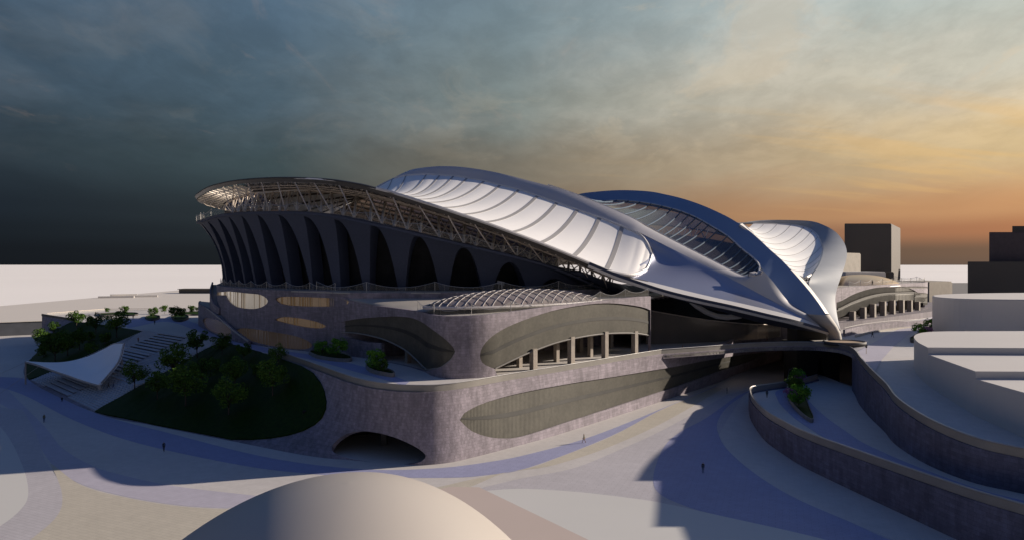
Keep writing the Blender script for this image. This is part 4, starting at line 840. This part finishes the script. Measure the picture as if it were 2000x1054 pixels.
# bridge support: dark box with pointed gap
spr=thing('bridge_pier',(89,190,0),'black block pier with a pointed gap under the footbridge','pier')
def gap(y): return None
c=[(1557,0),(1592,0),(1597,.28),(1601,.62),(1603,.95),(1605,.62),(1609,.28),(1613,0),(1640,0)]
Yp=186.; X=lambda px:(px-HX)/F*Yp; V=[];hz=11.9
prof=[(X(1557),0),(X(1592),0),(X(1596),3.4),(X(1600),7),(X(1603),8.6),(X(1606),7),(X(1610),3.4),(X(1613),0),(X(1640),0),(X(1640),hz),(X(1557),hz)]
nP=len(prof); V=[(x,Yp,z) for x,z in prof]+[(x,Yp+9,z) for x,z in prof]; _,_,tri,_,_,_=delaunay_2d_cdt([Vector(p) for p in prof],[],[list(range(nP))],1,1e-5)
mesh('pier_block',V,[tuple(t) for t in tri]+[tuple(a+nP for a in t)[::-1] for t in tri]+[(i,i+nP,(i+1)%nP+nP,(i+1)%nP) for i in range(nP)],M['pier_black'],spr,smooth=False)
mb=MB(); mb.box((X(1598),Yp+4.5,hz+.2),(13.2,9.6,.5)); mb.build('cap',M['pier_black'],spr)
# ring planter at the pier foot
rp=thing('ring_planter',G(1643,671,13),'low dark oval planter ring filled with pale gravel at the roof pier foot','planter')
c0=G(1650,672,13.1); 
def ringm(c,rx,ry,h,w,ang=0):
    V=[];Fc=[];K=40
    for k in range(K):
        a=2*math.pi*k/K; d=A([math.cos(a)*rx,math.sin(a)*ry,0]); d2=A([math.cos(a)*(rx-w),math.sin(a)*(ry-w),0]); V+=[c+d,c+d+A([0,0,h]),c+d2+A([0,0,h]),c+d2]
    for k in range(K):
        for j in range(4): q=((k*4+j),(k*4+(j+1)%4),(((k+1)%K)*4+(j+1)%4),(((k+1)%K)*4+j)); Fc.append(q[::-1])
    return V,Fc
V,Fc=ringm(c0,5.6,4.2,.95,.5); mesh('ring',V,Fc,M['conc_dark'],rp)
mesh('gravel',[c0+A([math.cos(a)*5.2,math.sin(a)*3.8,.75]) for a in np.linspace(0,2*math.pi,40,endpoint=False)],[tuple(range(40))],mat('gravel',(.34,.24,.15),.9),rp,smooth=False)
# ------------------------------------------------------------ lower ramp
Aj=[(1590,693,3.2),(1540,706,3.2),(1500,724,3.3),(1476,745,3.5),(1466,772,3.8),(1474,795,4.2),(1500,819,4.7),(1535,839,4.8),(1572,857,4.9),(1668,892,5.2),(1783,932,5.5),(1898,968,5.8),(2000,1001,6.0),(2150,1052,6.2)]
plan=[(85,179),(76,171),(66,164.5),(59.5,159.5),(56.3,152),(53.3,142),(50.5,128),(50.2,119),(50.6,110.8),(52.9,99),(55.2,88.5),(57.2,79.8),(59.3,74),(63,66)]
Ac=cr(A([(x,y,q[2]) for (x,y),q in zip(plan,Aj)]),160)
rwA=thing('retaining_wall',(52,120,0),'low curving stone retaining wall round the tip of the lower ramp, nearest the open plaza','wall','curved retaining walls')
a0=Ac.copy(); a0[:,2]=0; slab('wall',np.stack([a0,Ac]),.9,M['stone_dark'],rwA,uvm=1)
cp=offset_curve(Ac,.25); wallstrip('parapet',cp,1.2,.3,M['parapet'],rwA)
mb=MB(); t_=cp.copy(); t_[:,2]+=1.27; mb.tube(list(t_),.12,6); mb.build('coping',M['net'],rwA)
Bsel=cr(A([(90,190,3.2),(90,182,3.2),(89,174,3.4),(87.5,164,3.8),(83,153,4.2),(77.5,141,4.6),(72,127,5.0),(68,115,5.2),(65,107,5.3),(63.2,98,5.5),(62.8,91,5.7),(63.5,85,5.9),(67,80,6.0),(78,66,6.2)]),160)+A([.5,0,0])
g=np.stack([Ac+(Bsel-Ac)*t for t in np.linspace(0,1,6)])-A([0,0,.35]); o=slab('ramp_road',g,.4,M['pv_grey'],None,origin=(60,120,0),flip=gridn(g)[2,60,2]<0); o['kind']='structure'
g2=np.stack([Ac+(Bsel-Ac)*t for t in (.30,.42,.54)])[:,20:]-A([0,0,.33]); 
tA=np.interp(np.linspace(0,1,140),[0,.25,.6,1],[.22,.25,.30,.42]); tB=np.interp(np.linspace(0,1,140),[0,.25,.6,1],[.5,.52,.62,.72])
c_a=Ac[20:]+(Bsel-Ac)[20:]*tA[:,None]; c_b=Ac[20:]+(Bsel-Ac)[20:]*tB[:,None]; g2=np.stack([c_a+(c_b-c_a)*t for t in np.linspace(0,1,5)])-A([0,0,.30]); o=slab('blue_ramp_band',g2,.03,M['pv_blue'],None,flip=gridn(g2)[2,60,2]<0,origin=(58,110,0)); o['kind']='structure'
# ------------------------------------------------------------ vegetation
def tubeV(mb,pts,r): mb.tube(pts,r,6)
def crown_mesh(R,h,n,leaf,seed,clumps=22,squash=.8):
    rs=np.random.RandomState(seed); cs=[]
    for _ in range(clumps):
        d=rs.normal(size=3); d/=np.linalg.norm(d); d*=rs.uniform(.35,1.0)**.6; cs.append((d*A([R,R,h/2])*.82+A([0,0,0]),rs.uniform(.22,.42)*R))
    V=[];Fc=[]
    for i in range(n):
        c,r=cs[rs.randint(len(cs))]; d=rs.normal(size=3); d/=np.linalg.norm(d); p=c+d*r*rs.uniform(.5,1.)**.5*A([1,1,squash])
        a=rs.normal(size=3); a/=np.linalg.norm(a); b=np.cross(a,rs.normal(size=3)); b/=np.linalg.norm(b); s=leaf*rs.uniform(.6,1.3); k=len(V)
        V+=[p-a*s,p-b*s*.55,p+a*s,p+b*s*.55]; Fc.append((k,k+1,k+2,k+3))
    return V,Fc,cs
def make_tree(h,R,seed,leafm,n=1500,leaf=.19,clear=.35,name='tree'):
    rs=np.random.RandomState(seed); root=bpy.data.objects.new(name,None); COL.objects.link(root)
    ch=h*(1-clear); cz=h*clear+ch*.5; V,Fc,cs=crown_mesh(R,ch,n,leaf,seed); V=A(V)+A([0,0,cz]); mesh('crown',V,Fc,leafm,root,smooth=False)
    mb=MB(); mb.tube([(0,0,-.4),(.05*h*rs.uniform(-.3,.3),0,h*.25),(0.03*h,0.02*h,h*.6)],[.022*h,.016*h,.008*h],7)
    for c,r in cs[:12]:
        z0=h*rs.uniform(.2,.45); tgt=c+A([0,0,cz]); mid=A([tgt[0]*.4,tgt[1]*.4,z0+(tgt[2]-z0)*.6]); mb.tube([(0,0,z0),mid,tgt],[.010*h,.007*h,.003*h],5)
    mb.build('trunk',M['bark'],root,smooth=True); return root
def clone(root,loc,s=1.,rz=0.,sz=None):
    r=root.copy(); COL.objects.link(r); r.location=tuple(loc); r.scale=(s,s,sz or s); r.rotation_euler=(0,0,rz)
    for ch in root.children:
        c=ch.copy(); COL.objects.link(c); c.parent=r
        for g_ in ch.children: d=g_.copy(); COL.objects.link(d); d.parent=c
    return r
used=set()
def place(root,loc,s,rz,label,cat,group,sz=None):
    if root.name not in used: used.add(root.name); r=root; r.location=tuple(loc); r.scale=(s,s,sz or s); r.rotation_euler=(0,0,rz)
    else: r=clone(root,loc,s,rz,sz)
    setp(r,label,cat,group); return r
T=[make_tree(1.,.48,11,M['leaf'],2600,.028,.28),make_tree(1.,.46,12,M['leaf_dark'],2800,.028,.25),make_tree(1.,.52,13,M['leaf'],2400,.028,.25),make_tree(1.,.42,14,M['leaf_dark'],2200,.030,.3)]
def on_slope(px,py): u,v=S0.inv(px,py); return S0.at([u],[v])[0]
trees=[(384.6,698,647,3,'slim tree beside the upper stairs at the edge of the big lawn'),(434,694,653,1,'dense tree at the top corner of the big lawn'),(476,706,672,3,'small dim tree on the upper edge of the big lawn, behind the dense corner tree'),(543.7,711,677,2,'low tree rising behind the top edge of the big lawn, near the long planter'),
(338,743,679,0,'full crowned tree overhanging the right hand stairs midway up'),(262.5,760.6,711,2,'light green tree with a thin bent trunk on the stair edge near two walkers'),(307,781.6,728,3,'short dark tree low on the big lawn, nearest the stairs'),(362,795,723.6,0,'tall tree standing low in the left half of the big lawn'),
(393,753,704,1,'dark tree in the middle of the big lawn behind the tall one'),(458.6,758,701,1,'broad dark tree in the centre of the big lawn, upslope of the bright one'),(446,811,746,2,'bright green tree lowest on the big lawn above the plaza'),(532.6,775.4,711,0,'largest bright tree on the rounded end of the big lawn'),
(149,640,608.5,1,'round topped tree at the crest of the small lawn'),(187,651,614,1,'tall dark tree on the upper small lawn, second from the crest'),(228,660,614,0,'wide tree on the small lawn closest to the stair head'),(105,656,629,3,'small tree at the outer crest of the small lawn by the wall'),
(82,682,646,0,'tree at the outer rim of the small lawn beside the road'),(107,705,655,1,'dark bushy tree low on the small lawn above the white canopy tip'),(155,684,644,3,'dim tree in the middle of the small lawn'),(132,695,652,2,'spreading tree low on the small lawn behind the canopy')]
for i,(x,y,ty,k,lab) in enumerate(trees):
    p=on_slope(x,y); h=(y-ty)/F*p[1]*1.15; place(T[k],p,h,i*1.3,lab,'tree','trees on the lawns')
lowb=[(95,668,'low dark shrub on the outer rim of the small lawn between two trees'),(120,668,'low shrub tucked behind the trees on the upper small lawn'),(172,668,'low shrub below the crest trees of the small lawn'),(205,672,'low rounded shrub near the stair side of the small lawn'),(85,697,'low shrub at the foot of the small lawn above the canopy tip'),(180,692,'shrub half hidden by the canopy edge on the small lawn'),(420,722,'low shrub uphill in the big lawn between two trees'),(500,735,'small low shrub below the top edge of the big lawn')]
bush=[make_tree(1.,.55,21,M['leaf_lush'],1300,.05,.12,'shrub'),make_tree(1.,.55,22,M['leaf'],1200,.05,.15,'shrub')]
flw=make_tree(1.,.55,23,M['flower'],900,.05,.1,'flowering_shrub')
bk_=[(209,612,601,'shrub on the far plaza edge behind the small lawn'),(242,614,597,'tallest shrub on the far plaza edge, above the stair head'),(298,620,600,'round shrub in the nearer boat shaped planter on the upper plaza'),(321,612,596,'shrub between the two boat shaped planters, further back'),(343,622,598,'shrub in the middle planter of the upper plaza'),(354,621,600,'second shrub in the middle planter, close beside its neighbour'),(374,613,596,'shrub near the stadium wall in the back planter'),(389,613,599,'smallest shrub, tight against the stadium wall corner')]
for i,(x,y,ty,lab) in enumerate(bk_):
    p=G(x,y,12.); p[2]=12.4; h=(y-ty)/F*p[1]; place(bush[1],p,h,i*1.1,lab,'shrub','shrubs on the upper plaza')
for i,(x,y,lab) in enumerate(lowb):
    p=on_slope(x,y); place(bush[1],p,4.2 if x<250 else 3.4,i*.9,lab,'shrub','low shrubs on the lawns')
def planter(px_out,z,h,label,mat_=None,group=None,soil='soil'):
    pts=[G(x,y,z) for x,y in px_out]; q=cr_at(A(pts+[pts[0]]),np.linspace(0,len(pts),48,endpoint=False)); c=q.mean(0); t=thing('planter',(c[0],c[1],z),label,'planter',group)
    d=q-c; L_=np.linalg.norm(d[:,:2],axis=1,keepdims=True); inn=q-d/np.maximum(L_,.1)*np.minimum(.35,L_*.3); K=len(q); V=[];Fc=[]
    for k in range(K): V+=[q[k],q[k]+A([0,0,h]),inn[k]+A([0,0,h]),inn[k]+A([0,0,h-.35])]
    for k in range(K):
        for j in range(3): Fc.append((k*4+j,((k+1)%K)*4+j,((k+1)%K)*4+j+1,k*4+j+1))
    mesh('rim',V,Fc,mat_ or M['columnm'],t,smooth=False); 
    _,_,tri,_,_,_=delaunay_2d_cdt([Vector((p[0],p[1])) for p in inn],[],[list(range(K))],1,1e-5)
    mesh('planting',[p+A([0,0,h-.33]) for p in inn],[tuple(a) for a in tri],M['grass'],t,smooth=False); return t
planter([(603,692),(612,687),(640,688),(672,694),(686,700),(684,706),(660,706),(620,700)],12,.9,'long boat shaped stone planter holding two shrubs on the terrace walk')
planter([(714,716),(720,714),(740,720),(765,729),(771,735),(762,736),(735,731),(718,724)],12,.9,'pointed stone planter with one bush near the rounded wing nose')
for x,y,ty,s,lab in[(630,699,668,1.1,'round bush at the outer end of the long terrace planter'),(658,702,663,1.1,'taller bush at the inner end of the long terrace planter'),(731,727,686,1.,'leafy bush standing alone in the pointed terrace planter')]:
    p=G(x,y,12.); p[2]=12.5; h=(y-ty)/F*p[1]; place(bush[0],p,h,x*.1,lab,'shrub','shrubs in the terrace planters')
p=G(745,731,12.); p[2]=12.5; place(bush[1],p,2.9,2.,'smaller bush leaning beside the leafy one in the pointed terrace planter','shrub','shrubs in the terrace planters')
planter([(283,621),(292,617),(310,618),(312,622),(300,626),(288,625)],12,.8,'nearer boat shaped planter on the upper plaza',M['conc_dark'])
planter([(334,620),(345,616),(365,617),(368,622),(355,628),(341,627)],12,.8,'middle boat shaped planter on the upper plaza near the stadium wall',M['conc_dark'])
planter([(196,613),(230,611.5),(266,612),(266,616),(230,616),(197,617)],12,.7,'long straight planter on the far plaza edge',M['conc_dark'])
planter([(350,611),(375,610),(398,610),(398,615),(375,615.5),(352,616)],12,.7,'back planter against the stadium wall on the upper plaza',M['conc_dark'])
# ramp planter
zr=4.4
planter([(1541,727),(1551,723),(1560,728),(1567,745),(1571,770),(1580,800),(1589,822),(1582,826),(1560,808),(1543,785),(1537,760)],zr,1.0,'leaf shaped stone planter full of shrubs and pink blossom on the lower ramp')
for r_,x,y,h,s,lab in[(bush[0],1556,752,3.0,1,'rear green shrub in the ramp planter'),(bush[1],1550,772,3.2,1,'yellow green shrub midway along the ramp planter'),(bush[0],1559,797,3.6,1,'big front shrub in the ramp planter'),(flw,1545,785,2.4,1,'pink flowering shrub beside the big front shrub in the ramp planter'),(flw,1563,753,2.3,1,'small pink blossom bush at the rear of the ramp planter')]:
    p=G(x,y,zr); p[2]=zr+.5; place(r_,p,h*1.3,x*.3,lab,'flowering shrub' if r_ is flw else 'shrub','shrubs in the ramp planter')
planter([(1777,664),(1800,652),(1838,651),(1845,656),(1835,662),(1800,668),(1780,669)],13.1,.9,'dark edged wedge planter beside the white terraced building',M['conc_dark'])
planter([(1800,645),(1825,637),(1860,630),(1870,640),(1850,648),(1820,650)],13.1,.9,'second dark planter behind the wedge planter by the smooth white drum',M['conc_dark'])
for r_,x,y,h,lab in[(bush[0],1796,658,3.8,'green shrub at the tip of the wedge planter by the white building'),(flw,1808,658,3.4,'purple blossom shrub in the wedge planter'),(bush[0],1818,648,4.0,'green shrub in the second planter by the white drum'),(flw,1836,646,3.4,'pink blossom shrub against the white drum'),(bush[1],1830,646,4.4,'light green shrub crowded against the white drum'),(bush[0],1847,634,4.6,'rear green shrub behind the white drum corner'),(bush[0],1817,590,4.5,'far green shrub beside the end of the far wing'),(flw,1830,592,3.6,'far pink shrub beyond the end of the far wing'),(bush[0],1841,586,5.2,'far lone green shrub in front of the sunlit low block')]:
    p=G(x,y,13.1); p[2]=13.6; place(r_,p,h,x*.3,lab,'flowering shrub' if r_ is flw else 'shrub','shrubs along the upper road')
planter([(1820,591),(1840,588.5),(1862,589),(1862,593),(1835,594),(1822,595)],13.1,.9,'far dark planter in front of the sunlit low block',M['conc_dark'])
# ------------------------------------------------------------ other buildings
W1=thing('terraced_building',(95,115,10),'nearest white building with stepped flat roofs and a rounded corner above the upper road','building')
w1=[(87,140),(81,130),(78.2,121.5)]
Xw=lambda px,Y:(px-HX)/F*Y
c1=(Xw(1812,121.5),121.5); c2=(Xw(1905,102.),102.)
t1=cr(A([(103,151.2),(98,150),(93.4,146.8),(88.8,141.3),(85,135),(81.8,128.6),(c1[0],c1[1])]),30)
prism('upper_tier',[tuple(p) for p in t1]+[(125,119.5),(150,118.5),(150,152),(125,152)],0,19.4,M['white_paint'],W1)
prism('middle_tier',[c1,c2,(150,100),(150,118.4),(125,119.4)],0,18.1,M['white_paint'],W1)
prism('lower_tier',[c2,(72.5,88),(73,70),(150,60),(150,99.9)],0,16.9,M['white_paint'],W1)
W2=thing('round_building',(150,190,12),'smooth white flat roofed drum building behind the terraced one','building')
d=cr(A([(200,176),(170,178),(145,181.5),(133,184.5),(129.2,190),(131,199),(140,211),(156,220),(180,226),(215,228)]),40)
prism('wall',[tuple(p) for p in d],12,25.0,M['white_paint'],W2); prism('roof',[tuple(p*1+ (A([165,200])-p)*.012) for p in d],25.0,25.25,M['white_paint'],W2)
def block(name,label,px0,px1,ytop,Y0,depth,m,z0=0,side=None,skew=0,cat='building',parts=(),sx=0):
    x0,x1=Xw(px0,Y0),Xw(px1,Y0); zt=H-(ytop-HY)/F*Y0; x0=Xw(px0,Y0+skew); t=thing(name,((x0+x1)/2,Y0,z0),label,cat)
    prism('wall',[(x0,Y0+skew),(x1,Y0),(x1+sx,Y0+depth),(x0+sx,Y0+depth+skew)],z0,zt,m,t); prism('roof',[(x0+.3,Y0+skew+.3),(x1-.3,Y0+.3),(x1+sx-.3,Y0+depth-.3),(x0+sx+.3,Y0+depth+skew-.3)],zt,zt+.6,m,t); return t
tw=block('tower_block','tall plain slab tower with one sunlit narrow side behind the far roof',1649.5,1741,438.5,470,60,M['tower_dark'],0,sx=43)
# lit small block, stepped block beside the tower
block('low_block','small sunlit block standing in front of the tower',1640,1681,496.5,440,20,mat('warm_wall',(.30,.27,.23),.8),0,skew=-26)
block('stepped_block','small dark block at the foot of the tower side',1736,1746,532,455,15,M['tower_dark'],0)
block('low_shed','pale wedge roofed shed behind the shell with the painted sunset gold',1652,1730,532,380,20,M['white_paint'],0,skew=-10)
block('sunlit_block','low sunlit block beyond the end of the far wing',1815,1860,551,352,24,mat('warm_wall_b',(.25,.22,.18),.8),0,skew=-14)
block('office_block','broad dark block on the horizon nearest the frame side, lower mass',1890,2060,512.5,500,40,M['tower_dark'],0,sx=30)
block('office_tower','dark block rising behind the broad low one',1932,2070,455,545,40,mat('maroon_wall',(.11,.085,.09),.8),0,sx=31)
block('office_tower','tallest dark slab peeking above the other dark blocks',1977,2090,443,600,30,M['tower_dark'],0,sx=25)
# buildings outside the frame that stand at the right of the plaza
# far slab at left
wh=thing('harbour_shed',(-252,330,0),'huge flat tan roofed slab with a dark front wall on the shore beyond the lawns','building')
prism('wall',[(-420,221),(-252.6,315.7),(-60,425),(-60,1000),(-374,761),(-350,437),(-520,330)],-1,6.7,mat('shed_wall',(.08,.085,.10),.8),wh)
prism('roof',[(-421,220.5),(-252.6,315.2),(-59,425),(-59,1001),(-374.5,761.5),(-350.5,437),(-521,330)],6.71,7,M['tan'],wh)
mb=MB()
for (x0,x1,y) in[(192,262,581.5),(215,268,577.5),(245,308,580)]:
    a=G(x0,y,7); b=G(x1,y-1,7); mb=MB(); mb.bar(a+A([0,0,.8]),b+A([0,0,.8]),2.,1.6); mb.build('rooflight',M['white_paint'],wh)
ds=thing('long_shed',(-330,640,0),'thin dark roofed strip building at the shore beside the stadium','building'); mb=MB(); mb.box((-300,640,8),(60,12,6)); mb.build('wall',M['tower_dark'],ds); mb=MB(); mb.box((-300,640,11.2),(62,14,.5)); mb.build('roof',M['tower_dark'],ds)
# curved ramp wall at the stadium's left corner
cr_w=thing('curved_ramp',( -100,215,12),'dark curved ramp wall wrapping the stadium corner above the upper plaza','ramp')
c=cr(A([(-113.5,242,27.6),(-107,226.5,25),(-101,216,21.5),(-96,209.5,20)]),30); c0_=c.copy(); c0_[:,2]=19; slab('wall',np.stack([c0_,c+A([0,0,1.])]),.5,M['stone'],cr_w,uvm=1)
ci=offset_curve(c,2.5); slab('ramp_floor',np.stack([c,ci]),.4,M['conc'],cr_w)
ax_=[(-128,262,12),(-119,243,12),(-107,224.5,12),(-94.5,206,12),(-84,193,12),(-76,184.8,12)]; az_=[20.4,20.4,20,18.4,15.6,13.2]
SX2=Surf(ax_,[(x,y,z) for (x,y,_),z in zip(ax_,az_)]); an=thing('corner_annex',(-105,222,12),'low dark annex wall with a dim oval window at the foot of the stadium corner','annex')
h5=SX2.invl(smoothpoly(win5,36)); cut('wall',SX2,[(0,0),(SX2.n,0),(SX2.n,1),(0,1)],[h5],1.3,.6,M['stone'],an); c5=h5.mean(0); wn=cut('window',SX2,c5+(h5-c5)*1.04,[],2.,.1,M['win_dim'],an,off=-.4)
e_=cr(A([(x,y,z-.1) for (x,y,_),z in zip(ax_,az_)]),40); slab('roof',np.stack([e_,e_+(A([-95,232,0])-e_)*A([.25,.25,0])]),.4,M['conc'],an)
# foreground dome
dm=thing('shell_dome',(-15,52,0),'smooth beige shell dome rising in the foreground at the edge of the plaza','dome')
V=[];Fc=[];nr,nt_=40,96
def dpt(r,a):
    x=math.cos(a)*r; y=math.sin(a)*r; z=17.5*max(0,1-r**2)**.82
    return A([-13.2+x*(20.8 if x>0 else 24),51.5+y*22,z])
for i in range(nr+1):
    for k in range(nt_): V.append(dpt(math.sin(i/nr*math.pi/2),2*math.pi*k/nt_))
for i in range(nr):
    for k in range(nt_): Fc.append((i*nt_+k,(i+1)*nt_+k,(i+1)*nt_+(k+1)%nt_,i*nt_+(k+1)%nt_))
mesh('shell',V,Fc,M['dome'],dm)
mb=MB(); mb.tube([dpt(.9999,a)+A([0,0,.2]) for a in np.linspace(0,2*math.pi,97)],.4,6); mb.build('base_ring',M['conc'],dm)
# ------------------------------------------------------------ people
def person_mesh(pose):
    """one skinned body of 1.75 m, faces -Y"""
    j={}; V=[];E=[];R=[]
    def v(p,r,par=None):
        V.append(p);R.append(r if isinstance(r,tuple) else (r,r))
        if par is not None:E.append((par,len(V)-1))
        return len(V)-1
    sit=pose=='sit'; walk=pose=='walk'
    hz=.95 if not sit else .46
    pel=v((0,0,hz),(.15,.11)); w=v((0,.0,hz+.2),(.135,.10),pel); ch=v((0,-.01,hz+.40),(.17,.115),w); sh=v((0,0,hz+.50),(.13,.09),ch); nk=v((0,0,hz+.575),.055,sh); hd0=v((0,-.01,hz+.64),(.068,.08),nk); hd1=v((0,-.015,hz+.71),(.078,.095),hd0); hd2=v((0,-.005,hz+.79),(.06,.075),hd1)
    v((0,-.11,hz+.69),(.014,.014),hd1)
    for s in(-1,1):
        st=.28*s if walk else .03*s
        hip=v((.095*s,0,hz-.04),(.095,.095),pel)
        if sit: kn=v((.11*s,-.42,hz+.03),.062,hip); an=v((.11*s,-.46,.08),.042,kn)
        else: kn=v((.10*s,-st*.55-.03,.50),.062,hip); an=v((.10*s,-st*1.0+(.06 if walk and s<0 else 0),.09+(.05 if walk and s<0 else 0)),.042,kn)
        ax,ay,azz=V[an]; v((ax,ay-.16,max(.035,azz-.055)),(.04,.03),an)
        sho=v((.185*s,0,hz+.48),(.062,.062),sh); sw=-.20*s if walk else 0
        el_=v((.225*s,sw*-.4+.02,hz+.20),.045,sho); wr_=v((.235*s,(-.05-sw*-.9) if walk else -.06,hz-.04),.030,el_) if not sit else v((.17*s,-.26,hz+.14),.03,el_)
        wx,wy,wz_=V[wr_]; pm=v((wx,wy-.01,wz_-.07),(.036,.018),wr_)
        for k,(dx,l) in enumerate(((-.026,.060),(-.009,.072),(.009,.066),(.025,.052))):
            f1=v((wx+dx*.3,wy+dx-.012,wz_-.115),.0095,pm); f2=v((wx+dx*.3-.004*s,wy+dx-.018,wz_-.115-l*.5),.0085,f1); v((wx+dx*.3-.012*s,wy+dx-.024,wz_-.115-l),.007,f2)
        th=v((wx-.01*s,wy-.045,wz_-.06),.011,wr_); v((wx-.016*s,wy-.06,wz_-.10),.009,th)
    me=bpy.data.meshes.new('person'); me.from_pydata(V,E,[]); o=bpy.data.objects.new('tmp',me); COL.objects.link(o)
    m=o.modifiers.new('s','SKIN')
    for i,r in enumerate(R): me.skin_vertices[0].data[i].radius=r
    me.skin_vertices[0].data[0].use_root=True
    m2=o.modifiers.new('b','SUBSURF'); m2.levels=1
    dg=bpy.context.evaluated_depsgraph_get(); ev=o.evaluated_get(dg); nm=bpy.data.meshes.new_from_object(ev); bpy.data.objects.remove(o); return nm,hz
def make_person(nm,hz,top,bot,skinm,hair):
    me=nm.copy(); me.name='person'; me.materials.clear()
    for m in(top,bot,skinm,hair,M['cloth_black']): me.materials.append(m)
    for p in me.polygons:
        c=p.center; r=abs(c.x); z=c.z-hz
        if z>.73 or (z>.64 and c.y>.02): k=3
        elif z>.55: k=2
        elif z>.0 and r<.2 or (z>-.02 and r>.15): k=0
        elif r>.2 and z>-.3 and z<=.0 and hz>.9: k=2
        elif c.z<.09: k=4
        else: k=1
        p.material_index=k; p.use_smooth=True
    return me
pm={k:person_mesh(k) for k in('walk','stand','sit')}
def person(loc,h,pose,top,bot,rz,label):
    nm,hz=pm[pose]; me=make_person(nm,hz,M[top],M[bot],M['skin'],M['hair']); o=bpy.data.objects.new('person',me); COL.objects.link(o); o.location=tuple(loc); s=h/1.75; o.scale=(s,s,s); o.rotation_euler=(0,0,rz); return setp(o,label,'person','people walking around the stadium')
PP=[(1140.6,864.5,0,'walk','cloth_olive','cloth_brown',-2.2,'person in an olive jacket walking across the sunlit paving with a long shadow'),
(320,881,0,'walk','cloth_black','cloth_black',.3,'person in black walking on the shaded plaza below the big lawn'),
(86,824,0,'stand','cloth_olive','cloth_jeans',1.2,'person in an olive top and jeans standing on the shaded plaza near the steps'),
(1373,923,0,'stand','cloth_black','cloth_jeans',0.,'person in a black coat and jeans alone in the shade of the open plaza'),
(1498,776,4.2,'stand','cloth_black','cloth_black',3.0,'person in a dark suit at the tip of the lower ramp'),
(1576.5,783,4.4,'walk','cloth_black','cloth_black',2.7,'person in black beside the leaf shaped ramp planter'),
(1420,768,0,'walk','cloth_grey','cloth_jeans',2.2,'person in a grey shirt on the plaza outside the ramp tip'),
(1333.5,685.5,12.1,'stand','cloth_brown','cloth_brown',1.,'person in brown on the terrace edge near the footbridge start'),
(1498,666,12.1,'walk','cloth_black','cloth_black',1.5,'person in black midway along the footbridge'),
(1608,675.5,12.2,'stand','cloth_black','cloth_black',0.,'person in black on the footbridge in front of the roof pier'),
(1704,658,13.2,'walk','cloth_black','cloth_black',.4,'person in a black suit on the upper road below the far wing'),
(1714,613,15.6,'stand','cloth_black','cloth_black',.4,'person among the columns under the far wing'),
(302,633,12.1,'stand','cloth_black','cloth_black',.4,'person in black on the upper plaza near the nearer planter'),
(260,623,12.1,'walk','cloth_black','cloth_black',1.,'person in black crossing the back of the upper plaza'),
(187,615,12.1,'stand','cloth_black','cloth_brown',1.,'person standing by the plaza fence behind the small lawn'),
(191,615,12.1,'walk','cloth_black','cloth_black',2.,'second person by the plaza fence, dressed in black')]
for x,y,z,po,tp_,bt_,rz,lab in PP: person(G(x,y,z),1.86,po,tp_,bt_,rz,lab)
def on_stair(px,py,off=.35):
    # intersect ray with stair plane
    n=np.cross(BR-BL,TL-BL); d=A([(px-HX)/F,1,-(py-HY)/F]); o_=A([0,0,H]); t=np.dot(BL+A([0,0,off])-o_,n)/np.dot(d,n); return o_+d*t
for x,y,po,a,b,rz,lab in[(212,758,'walk','cloth_black','cloth_black',2.,'person in black climbing the steps with a companion beside the canopy'),(221,759,'walk','cloth_navy','cloth_jeans',2.,'person in blue climbing the steps next to the one in black'),(121,783,'sit','cloth_black','cloth_black',.7,'person seated on the lowest step at the plaza edge'),(270,668,'stand','cloth_brown','cloth_black',.7,'person in brown near the top of the steps')]:
    person(on_stair(x,y,.6),1.75,po,a,b,rz,lab)
u_=[(1722,551.5),(1784,546.5)]
person(A([138,245,27.4]),1.75,'stand','cloth_black','cloth_black',0,'person on the far wing roof behind the railing')
# visitor board on the concourse, small post on road
bd=thing('sign_board',G(975,570,28)*A([1,1,1]),'small pale tilted information board on the concourse before the low arches','sign')
p=P(978,568,172); p[2]=28; mb=MB(); mb.box(p+A([0,0,2.2]),(1.9,.1,.9),(A([1,0,-.25]),A([0,1,0]),A([.25,0,1.]))); mb.build('panel',M['parapet'],bd); mb=MB(); mb.bar(p+A([-.5,0,0]),p+A([-.5,0,2]),.1); mb.build('leg',M['steel'],bd); mb=MB(); mb.bar(p+A([.5,0,0]),p+A([.5,0,1.9]),.1); mb.build('leg',M['steel'],bd)
p=G(1692,690,13.2); sp_=thing('bollard',p,'thin post with a round dark head on the upper road','bollard'); mb=MB(); mb.tube([p,p+A([0,0,1.5])],.07,6); mb.build('post',M['steel'],sp_); mb=MB(); mb.tube([p+A([0,0,1.45]),p+A([0,0,1.6]),p+A([0,0,1.85]),p+A([0,0,1.95])],[.1,.25,.25,.1],8); mb.build('head',M['cloth_black'],sp_)
